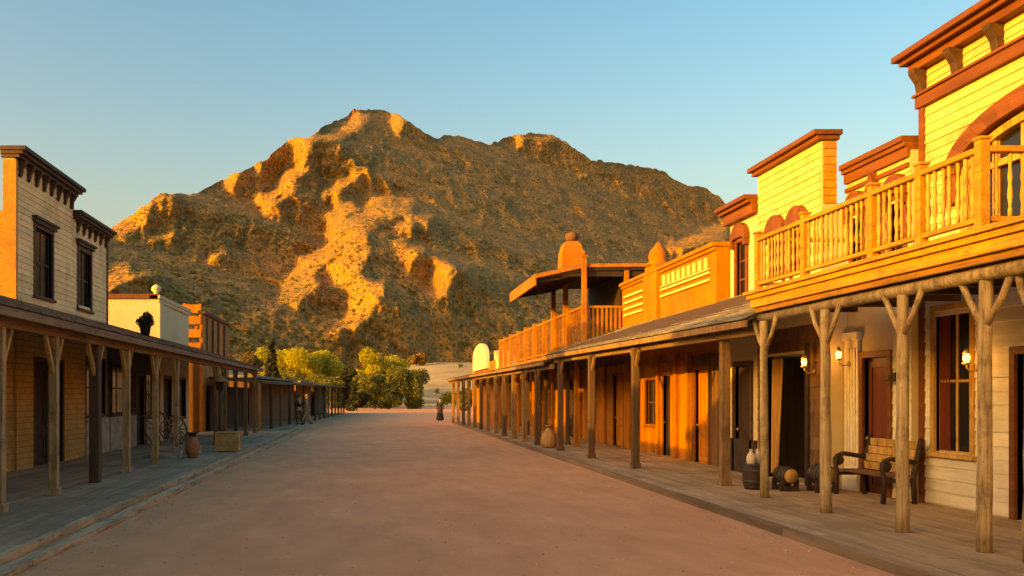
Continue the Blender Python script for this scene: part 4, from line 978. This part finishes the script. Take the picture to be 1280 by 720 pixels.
for x, y, lx, ly, h, lb in ((-5.85, 26.2, .75, .7, .3, 'pale stone block at a left porch post, nearer one'), (-5.5, 27.6, .6, .5, .24, 'pale stone block beside the clay jar, farther one')):
    bm = bmesh.new(); bmesh.ops.create_cube(bm, size=1); bmesh.ops.subdivide_edges(bm, edges=bm.edges[:], cuts=4, use_grid_fill=True)
    for vv in bm.verts:
        p = vv.co; nn = mnoise.noise_vector(p*2.2+Vector((x, y, 0)))*.13
        vv.co = Vector((p.x*lx, p.y*ly, (p.z+.5)*h))+Vector((nn.x*lx, nn.y*ly, nn.z*h if p.z > -.4 else 0))
    me = bpy.data.meshes.new('stone_block'); bm.to_mesh(me); bm.free(); o = bpy.data.objects.new('stone_block', me); COL.objects.link(o); o.location = (x, y, BL); me.materials.append(MT['stone'])
    tag(o, lb, 'stone', 'stone blocks by the left posts')
t = thing('clay_jar', 'orange clay jar with dark neck by the left porch post', 'jar', (-5.1, 26.0, BL))
w = MB(); w.lathe((-5.1, 26.0, BL), [(.14, 0), (.22, .15), (.25, .35), (.2, .56), (.12, .7)], 16); w.build('body', 'clay', t)
w = MB(); w.lathe((-5.1, 26.0, BL+.7), [(.13, 0), (.12, .05), (.2, .13), (.18, .14)], 16); w.build('neck', 'darkwood', t); t.scale = (.85, .85, .85)
def wheel(label, c, r, tilt):
    t = thing('wagon_wheel', label, 'wheel', (c[0], c[1], c[2]-r), 'wagon wheels leaning on the left shop')
    w = MB(); n = 24; pts = [(r*math.cos(2*math.pi*k/n), 0, r*math.sin(2*math.pi*k/n)) for k in range(n+1)]
    w.tube(pts, .04, 8, cap=False); rim = w
    sp = MB()
    for k in range(12): a = 2*math.pi*k/12; sp.bar((.1*math.cos(a), 0, .1*math.sin(a)), ((r-.03)*math.cos(a), 0, (r-.03)*math.sin(a)), .035, .035)
    hb = MB(); hb.lathe((0, -.12, 0), [(.07, 0), (.11, .05), (.11, .19), (.07, .24)], 12, 'Y')
    Mx = Matrix.Translation(c) @ Matrix.Rotation(R(62), 4, 'Z') @ Matrix.Rotation(tilt, 4, 'X')
    for b, nme in ((rim, 'rim'), (sp, 'spokes'), (hb, 'hub')):
        b.v = [tuple(Mx @ Vector(p)) for p in b.v]; b.build(nme, 'post', t)
wheel('large wagon wheel leaning in the dark left porch, nearer one', (-7.3, 31.2, BL+.66), .62, R(-14))
wheel('smaller wagon wheel leaning in the dark left porch, farther one', (-7.0, 33.0, BL+.54), .5, R(-14))
t = thing('lantern_post', 'short brown lantern post with orange hood on the left boardwalk edge', 'lamp post', (-5.2, 31.4, BL))
w = MB(); w.tube([(-5.2, 31.4, BL), (-5.2, 31.4, 2.1)], .07, 10); w.lathe((-5.2, 31.4, BL), [(.14, 0), (.14, .12), (.08, .2)], 10); w.build('pole', 'darkpost', t)
w = MB(); w.box(-5.33, -5.07, 31.27, 31.53, 2.1, 2.38); w.build('housing', 'darkwood', t)
w = MB(); w.lathe((-5.2, 31.4, 2.38), [(.27, 0), (.27, .03), (.2, .1), (.06, .2), (.02, .28)], 12); w.build('hood', 'clay', t)

# ------------------------------------------------------------------ VEGETATION
def leaf_mat(name, c1, c2, trans=.25):
    m = bpy.data.materials.new(name); m.use_nodes = True; nt = m.node_tree; L = nt.links.new; b = nt.nodes['Principled BSDF']
    g = N(nt, 'ShaderNodeNewGeometry'); tc = N(nt, 'ShaderNodeTexCoord'); n = N(nt, 'ShaderNodeTexNoise', Scale=.9, Detail=3.0); L(tc.outputs['Object'], n.inputs['Vector'])
    ad = N(nt, 'ShaderNodeMath', operation='ADD'); L(g.outputs['Random Per Island'], ad.inputs[0]); L(n.outputs[0], ad.inputs[1])
    ml = N(nt, 'ShaderNodeMath', operation='MULTIPLY'); ml.inputs[1].default_value = .5; L(ad.outputs[0], ml.inputs[0])
    r = N(nt, 'ShaderNodeValToRGB'); r.color_ramp.elements[0].position = .2; r.color_ramp.elements[1].position = .8; r.color_ramp.elements[0].color = c1; r.color_ramp.elements[1].color = c2
    L(ml.outputs[0], r.inputs[0]); L(r.outputs[0], b.inputs['Base Color']); b.inputs['Roughness'].default_value = .7; b.inputs['Specular IOR Level'].default_value = .2
    t = N(nt, 'ShaderNodeBsdfTranslucent'); L(r.outputs[0], t.inputs[0]); mx = N(nt, 'ShaderNodeMixShader'); mx.inputs[0].default_value = trans
    L(b.outputs[0], mx.inputs[1]); L(t.outputs[0], mx.inputs[2]); L(mx.outputs[0], nt.nodes['Material Output'].inputs[0])
    return m
LM = dict(gold=leaf_mat('yellow_green_leaves', C(.27, .25, .032), C(.48, .42, .055)), green=leaf_mat('mid_green_leaves', C(.10, .105, .028), C(.20, .195, .05)), dark=leaf_mat('dark_green_leaves', C(.022, .026, .012), C(.055, .058, .024)), rust=leaf_mat('rust_leaves', C(.16, .10, .03), C(.27, .17, .05)))
rs = np.random.RandomState(11)
def leaves(clumps, n, size):
    """n small leaf faces scattered through ellipsoid clumps (x, y, z, rx, ry, rz)"""
    cl = np.array(clumps); vol = cl[:, 3]*cl[:, 5]; k = rs.choice(len(cl), n, p=vol/vol.sum())
    d = rs.randn(n, 3); d /= np.linalg.norm(d, axis=1)[:, None]; d *= (rs.rand(n)**.4)[:, None]
    c = cl[k, :3]+d*cl[k, 3:]
    a = rs.randn(n, 3); a /= np.linalg.norm(a, axis=1)[:, None]; b = np.cross(a, rs.randn(n, 3)); b /= np.linalg.norm(b, axis=1)[:, None]
    s = (size*rs.uniform(.6, 1.4, n))[:, None]
    v = np.stack([c-a*s, c+b*s*.5, c+a*s, c-b*s*.5], 1).reshape(-1, 3)
    mb = MB(); mb.v = [tuple(p) for p in v]; mb.f = [(4*i, 4*i+1, 4*i+2, 4*i+3) for i in range(n)]; mb.sm = [False]*n
    return mb
def plant(name, label, cat, x, y, h, w, m, n=2500, size=.28, trunk=.35, kind='round', group=None):
    z = ground_z(x, y); t = thing(name, label, cat, (x, y, z), group)
    tr = MB(); cl = []
    if kind == 'round':
        zt = z+h*trunk; tr.tube([(x, y, z-.2), (x+.1, y, z+(zt-z)*.5), (x-.1, y, zt)], [h*.03, h*.024, h*.018], 8)
        for k in range(11):
            a = rs.uniform(0, 6.28); rr = w*.5*rs.uniform(.25, .85); zz = z+h*rs.uniform(trunk*.85, .84)
            f = 1-.55*abs((zz-z)/h-.55); p = (x+rr*f*math.cos(a), y+rr*f*math.sin(a), zz); r = w*rs.uniform(.13, .22)
            cl.append((*p, r, r, r*rs.uniform(.6, .95)))
            tr.tube([(x, y, zt-.2), ((x+p[0])/2, (y+p[1])/2, (zt+p[2])/2), p], [h*.013, h*.009, h*.004], 5)
        cl.append((x, y, z+h*.82, w*.2, w*.2, h*.16))
    elif kind == 'bush':
        tr.tube([(x, y, z-.2), (x, y, z+h*.4)], [h*.03, h*.015], 6)
        for k in range(16):
            a = rs.uniform(0, 6.28); rr = w*.5*rs.uniform(.1, .8); zz = z+h*rs.uniform(.12, .8); r = w*rs.uniform(.13, .2)
            cl.append((x+rr*math.cos(a), y+rr*math.sin(a)*.8, zz, r, r, min(r, h*.24)))
    else:                                                    # slim cypress
        tr.tube([(x, y, z-.2), (x, y, z+h*.9)], [h*.02, h*.004], 6)
        for k in range(14):
            q = k/13; r = w*.5*(.35+.75*math.sin(math.pi*min(.98, .12+q*.86))**.8)*(1-.55*q)
            cl.append((x+rs.uniform(-.1, .1), y+rs.uniform(-.1, .1), z+h*(.1+.86*q), r, r, h*.07))
    tr.build('trunk', 'bark', t); leaves(cl, n, size).build('crown', LM[m], t)
    return t
def at(px, Y): return (px-VX)*Y/F_PX
def ph(py, px, Y): return H+(VY-py)*Y/F_PX-ground_z(at(px, Y), Y)     # height of a plant whose top shows at py
veg = [('tree', 'slim dark cypress rising behind the far left walkway', 'tree', 340, 104, 424, 2.3, 'dark', 2200, .2, .1, 'slim'),
 ('tree', 'broad yellow-green tree behind the left walkway, just right of the cypress', 'tree', 368, 175, 433, 13, 'gold', 14000, .2, .3, 'round'),
 ('tree', 'broad yellow-green tree in the middle of the far left clump', 'tree', 404, 182, 436, 13, 'gold', 14000, .2, .3, 'round'),
 ('tree', 'tallest yellow-green tree, upright and bright, left of the tan bank', 'tree', 460, 165, 432, 8.5, 'gold', 12000, .19, .28, 'round'),
 ('tree', 'low spreading yellow-green tree above the dark green bush', 'tree', 490, 172, 442, 11, 'gold', 12000, .19, .3, 'round'),
 ('tree', 'small dark tree in front of the gap between the yellow trees', 'tree', 436, 132, 456, 4.6, 'dark', 5000, .16, .3, 'round'),
 ('tree', 'small green tree at the street end, right of the dark gap tree', 'tree', 468, 136, 466, 5.5, 'green', 5000, .15, .3, 'round'),
 ('tree', 'small green tree at the far end of the left walkway', 'tree', 413, 130, 470, 5.5, 'green', 5000, .15, .3, 'round'),
 ('bush', 'wide rounded green bush at the end of the street, left of the tan bank', 'bush', 511, 136, 455, 7.2, 'green', 14000, .15, .1, 'bush'),
 ('bush', 'low green bush in front of the rounded green bush, by the dark trees', 'bush', 487, 134, 474, 4.4, 'green', 6000, .15, .1, 'bush'),
 ('bush', 'green bush beside the far right porch', 'bush', 583, 118, 477, 3.6, 'green', 3500, .18, .1, 'bush'),
 ('bush', 'small pale bush at the foot of the tan bank, near the far right porch', 'bush', 566, 140, 488, 3.4, 'gold', 1800, .18, .1, 'bush'),
 ('bush', 'rust-coloured bush on the tan bank crest beside the yellow trees', 'bush', 521, 270, 441, 7, 'rust', 2000, .35, .1, 'bush'),
 ('tree', 'olive tree on the slope above the left plank front', 'tree', 312, 210, 438, 9, 'rust', 2600, .33, .3, 'round'),
 ('tree', 'olive green tree on the slope left of the cypress', 'tree', 328, 240, 432, 10, 'gold', 2600, .36, .3, 'round'),
 ('bush', 'low dark bush against the far end of the long shed', 'bush', 446, 118, 486, 3.6, 'dark', 2400, .17, .1, 'bush'),
 ('tree', 'olive tree high on the slope, between the two broad yellow trees', 'tree', 386, 260, 434, 9, 'rust', 2200, .36, .3, 'round'),
 ('bush', 'yellow-green bush low between the two groups of yellow trees', 'bush', 431, 150, 460, 8, 'gold', 8000, .18, .1, 'bush'),
 ('bush', 'wide green bush below the broad yellow-green trees', 'bush', 392, 150, 466, 10, 'green', 9000, .18, .1, 'bush'),
 ('bush', 'green bush just right of the cypress foot', 'bush', 357, 140, 462, 7, 'green', 7000, .18, .1, 'bush'),
 ('bush', 'yellow-green bush in front of the tallest yellow tree, left of the rounded bush', 'bush', 474, 150, 464, 8, 'gold', 8000, .18, .1, 'bush'),
 ('bush', 'wide green bush filling the gap beside the small dark tree', 'bush', 448, 148, 468, 8, 'green', 8000, .18, .1, 'bush'),
 ('bush', 'yellow-green bush on the slope above the wide green bush', 'bush', 415, 190, 446, 11, 'gold', 9000, .22, .1, 'bush'),
 ('bush', 'olive bush low at the far end of the left walkway roof', 'bush', 424, 142, 478, 4.5, 'green', 2400, .2, .1, 'bush')]
for nm, lb, cat, px, Y, py, w_, m, n, sz, tk, kd in veg: plant(nm, lb, cat, at(px, Y), Y, ph(py, px, Y), w_, m, n, sz, tk, kd)
t = thing('potted_shrub', 'small dark potted shrub on the left porch roof in front of the cream house', 'plant', (-6.9, 27.9, 3.72))
w = MB(); w.lathe((-6.9, 27.9, 3.66), [(.12, 0), (.18, .36), (.2, .38), (.16, .39)], 12); w.build('pot', 'darkwood', t)
leaves([(-6.9, 27.9, 4.14, .27, .25, .2), (-6.85, 27.9, 4.28, .17, .17, .17)], 1000, .04).build('foliage', LM['dark'], t)
# scrub on the tan bank and lower slopes: nobody could count it
cl = []
for k in range(420):
    x = rs.uniform(-130, 110); y = rs.uniform(165, 520); z = ground_z(x, y)
    if x > 2 and y < 300 and rs.rand() < .85: continue
    r = rs.uniform(.4, 1.3); cl.append((x, y, z+r*.5, r, r, r*.7))
P_ = MOUNT[:148]; px_ = VX+F_PX*P_[:, :, 0]/P_[:, :, 1]
for k in range(15000):                                           # bushes all over the mountain
    j = int(146*rs.rand()**1.15); i = rs.randint(30, P_.shape[1]-60); p = P_[j, i]
    if mnoise.fractal(Vector((p[0]/70, p[1]/70, p[2]/50)), 1, 2, 3) < rs.uniform(-.5, .25): continue
    r = rs.uniform(.7, 2.0)*(1.25-.5*j/146); cl.append((p[0], p[1]-.4, p[2]+r*.35, r, r, r*.75))
o = leaves(cl, 90000, .75).build('scrub', LM['green'], base=False); tag(o, 'low olive desert scrub dotted over the mountain and slopes behind the street', 'scrub', kind='stuff')

# ------------------------------------------------------------------ PEOPLE
def skin_obj(name, joints, edges, m, parent, loc, rz, root=0, sub=1):
    """joints: (x, y, z, rx, ry); grown into one continuous surface"""
    me = bpy.data.meshes.new('tmp'); me.from_pydata([j[:3] for j in joints], edges, [])
    o = bpy.data.objects.new('tmp', me); COL.objects.link(o)
    md = o.modifiers.new('s', 'SKIN'); sv = me.skin_vertices[0].data
    for i, j in enumerate(joints): sv[i].radius = (j[3], j[4]); sv[i].use_root = (i == root)
    md.use_smooth_shade = True
    o.modifiers.new('u', 'SUBSURF').levels = sub
    ev = o.evaluated_get(bpy.context.evaluated_depsgraph_get()); m2 = bpy.data.meshes.new_from_object(ev)
    bpy.data.objects.remove(o)
    m2.name = name; m2.transform(Matrix.Rotation(rz, 4, 'Z')); m2.materials.clear(); m2.materials.append(MT[m] if isinstance(m, str) else m)
    q = bpy.data.objects.new(name, m2); COL.objects.link(q); q.parent = parent; return q
def person(label, x, y, z, h, rz, top, legs, coat=False, stride=.16, hat='darkwood'):
    t = thing('person', label, 'person', (x, y, z), 'people on the street')
    k = h/1.75
    def J(*a): return [tuple(c*k for c in j) for j in a]
    st = stride
    body = J((0, 0, .95, .13, .1), (0, 0, 1.15, .14, .1), (0, 0, 1.38, .15, .1), (0, 0, 1.5, .055, .055), (0, -.01, 1.58, .075, .08), (0, -.01, 1.68, .078, .092), (0, -.01, 1.745, .05, .06),
             (.1, 0, .88, .085, .085), (.11, -st*.5, .48, .06, .06), (.11, -st*.7, .09, .042, .042), (.11, -st*.7-.14, .03, .04, .028),
             (-.1, 0, .88, .085, .085), (-.11, st*.45, .49, .06, .06), (-.11, st*1.1, .1, .042, .042), (-.11, st*1.1-.13, .035, .04, .028),
             (.19, 0, 1.40, .06, .06), (.24, .05+st*.2, 1.13, .045, .045), (.23, -.05+st*.2, .9, .034, .034), (.23, -.08+st*.2, .8, .035, .02),
             (-.19, 0, 1.40, .06, .06), (-.24, .03-st*.2, 1.13, .045, .045), (-.23, -.09-st*.2, .9, .034, .034), (-.23, -.13-st*.2, .8, .035, .02),
             (0, -.1, 1.635, .014, .012))
    E = [(0, 1), (1, 2), (2, 3), (3, 4), (4, 5), (5, 6), (0, 7), (7, 8), (8, 9), (9, 10), (0, 11), (11, 12), (12, 13), (13, 14), (2, 15), (15, 16), (16, 17), (17, 18), (2, 19), (19, 20), (20, 21), (21, 22), (5, 23)]
    skin_obj('body', body, E, 'skin', t, None, rz)
    sh = J((0, 0, .98, .16, .125), (0, 0, 1.15, .16, .12), (0, 0, 1.39, .165, .115), (0, 0, 1.48, .075, .075), (.2, 0, 1.4, .08, .08), (.245, .05+st*.2, 1.13, .062, .062), (.235, -.04+st*.2, .92, .05, .05), (-.2, 0, 1.4, .08, .08), (-.245, .03-st*.2, 1.13, .062, .062), (-.235, -.08-st*.2, .92, .05, .05))
    skin_obj('shirt', sh, [(0, 1), (1, 2), (2, 3), (2, 4), (4, 5), (5, 6), (2, 7), (7, 8), (8, 9)], top, t, None, rz)
    if coat:
        w = MB(); prof = [(.30, .1), (.27, .35), (.215, .7), (.17, .98), (.165, 1.1)]; n = 16
        vs = [(r*k*math.cos(6.283*i/n)*(1+.05*math.sin(i*2.4)), r*k*.78*math.sin(6.283*i/n), zz*k) for r, zz in prof for i in range(n)]
        w.add([Matrix.Rotation(rz, 4, 'Z') @ Vector(p)+Vector((x, y, z)) for p in vs], [(j*n+i, j*n+(i+1) % n, (j+1)*n+(i+1) % n, (j+1)*n+i) for j in range(4) for i in range(n)], True); w.build('long_skirt', top, t)
    else:
        tr = J((0, 0, .98, .155, .12), (.1, 0, .86, .1, .1), (.11, -st*.5, .48, .08, .08), (.11, -st*.7, .1, .066, .066), (-.1, 0, .86, .1, .1), (-.11, st*.45, .49, .08, .08), (-.11, st*1.1, .11, .066, .066))
        skin_obj('trousers', tr, [(0, 1), (1, 2), (2, 3), (0, 4), (4, 5), (5, 6)], legs, t, None, rz)
    for sx, fy in ((.11, -st*.7), (-.11, st*1.1)):
        w = MB(); c = [(sx*k, (fy+.05)*k, .05*k), (sx*k, (fy-.06)*k, .05*k), (sx*k, (fy-.19)*k, .035*k)]
        w.tube([Matrix.Rotation(rz, 4, 'Z') @ Vector(p)+Vector((x, y, z)) for p in c], [.05*k, .055*k, .035*k], 8); w.build('boot', 'darkwood', t)
    if hat:
        w = MB(); w.lathe((x, y, z+1.70*k), [(.17*k, .0), (.175*k, .012), (.098*k, .02), (.09*k, .1*k), (.05*k, .13*k)], 14); w.build('hat', hat, t)
person('person in long dark clothes and hat walking alone in the street', at(550, 69), 69, .004, 1.72, R(170), 'cloth_dark', 'cloth_dark', True)
person('person in dark clothes standing with legs apart, left of the pair', at(374, 56), 56, BL, 1.75, R(40), 'cloth_dark', 'cloth_brown', False, .1)
person('person in tan shirt and trousers striding, right of the pair', at(383.5, 57.5), 57.5, BL, 1.78, R(100), 'cloth_tan', 'cloth_tan', False, .3, 'drape')

# ------------------------------------------------------------------ LIGHT, SKY, CAMERA
wd = bpy.data.worlds.new('World'); S.world = wd; wd.use_nodes = True; nt = wd.node_tree
sky = nt.nodes.new('ShaderNodeTexSky'); sky.sky_type = 'NISHITA'; sky.sun_disc = False; sky.sun_elevation = SUN_E
sky.sun_rotation = math.atan2(-math.cos(SUN_A), -math.sin(SUN_A)); sky.altitude = 0
sky.air_density = 1.2; sky.dust_density = 6.5; sky.ozone_density = 2.4
bg = nt.nodes['Background']; hs = nt.nodes.new('ShaderNodeHueSaturation'); hs.inputs['Saturation'].default_value = 1.52; nt.links.new(sky.outputs[0], hs.inputs['Color']); nt.links.new(hs.outputs[0], bg.inputs[0]); bg.inputs[1].default_value = .15
sl = bpy.data.lights.new('sun', 'SUN'); sl.energy = 2.0; sl.angle = R(.5); sl.color = (1, .61, .14)
so = bpy.data.objects.new('sun', sl); COL.objects.link(so)
d = Vector((math.cos(SUN_A)*math.cos(SUN_E), math.sin(SUN_A)*math.cos(SUN_E), -math.sin(SUN_E)))
so.rotation_euler = d.to_track_quat('-Z', 'Y').to_euler(); so.location = (-40, -20, 30)
cd = bpy.data.cameras.new('camera'); co = bpy.data.objects.new('camera', cd); COL.objects.link(co)
co.location = (0, 0, H); co.rotation_euler = (R(90), 0, 0)
cd.sensor_width = 36; cd.lens = F_PX/1280*36; cd.shift_x = (640-VX)/1280; cd.shift_y = (VY-360)/1280; cd.clip_start = .1; cd.clip_end = 8000
S.camera = co
S.render.resolution_x, S.render.resolution_y = 1024, 576
vs_ = S.view_settings; vs_.view_transform = 'Standard'; vs_.look = 'None'; vs_.gamma = 1; vs_.exposure = 1.85
vs_.use_white_balance = True; vs_.white_balance_temperature = 12500; vs_.white_balance_tint = 26
S.cycles.use_denoising = True
S.cycles.max_bounces = 6
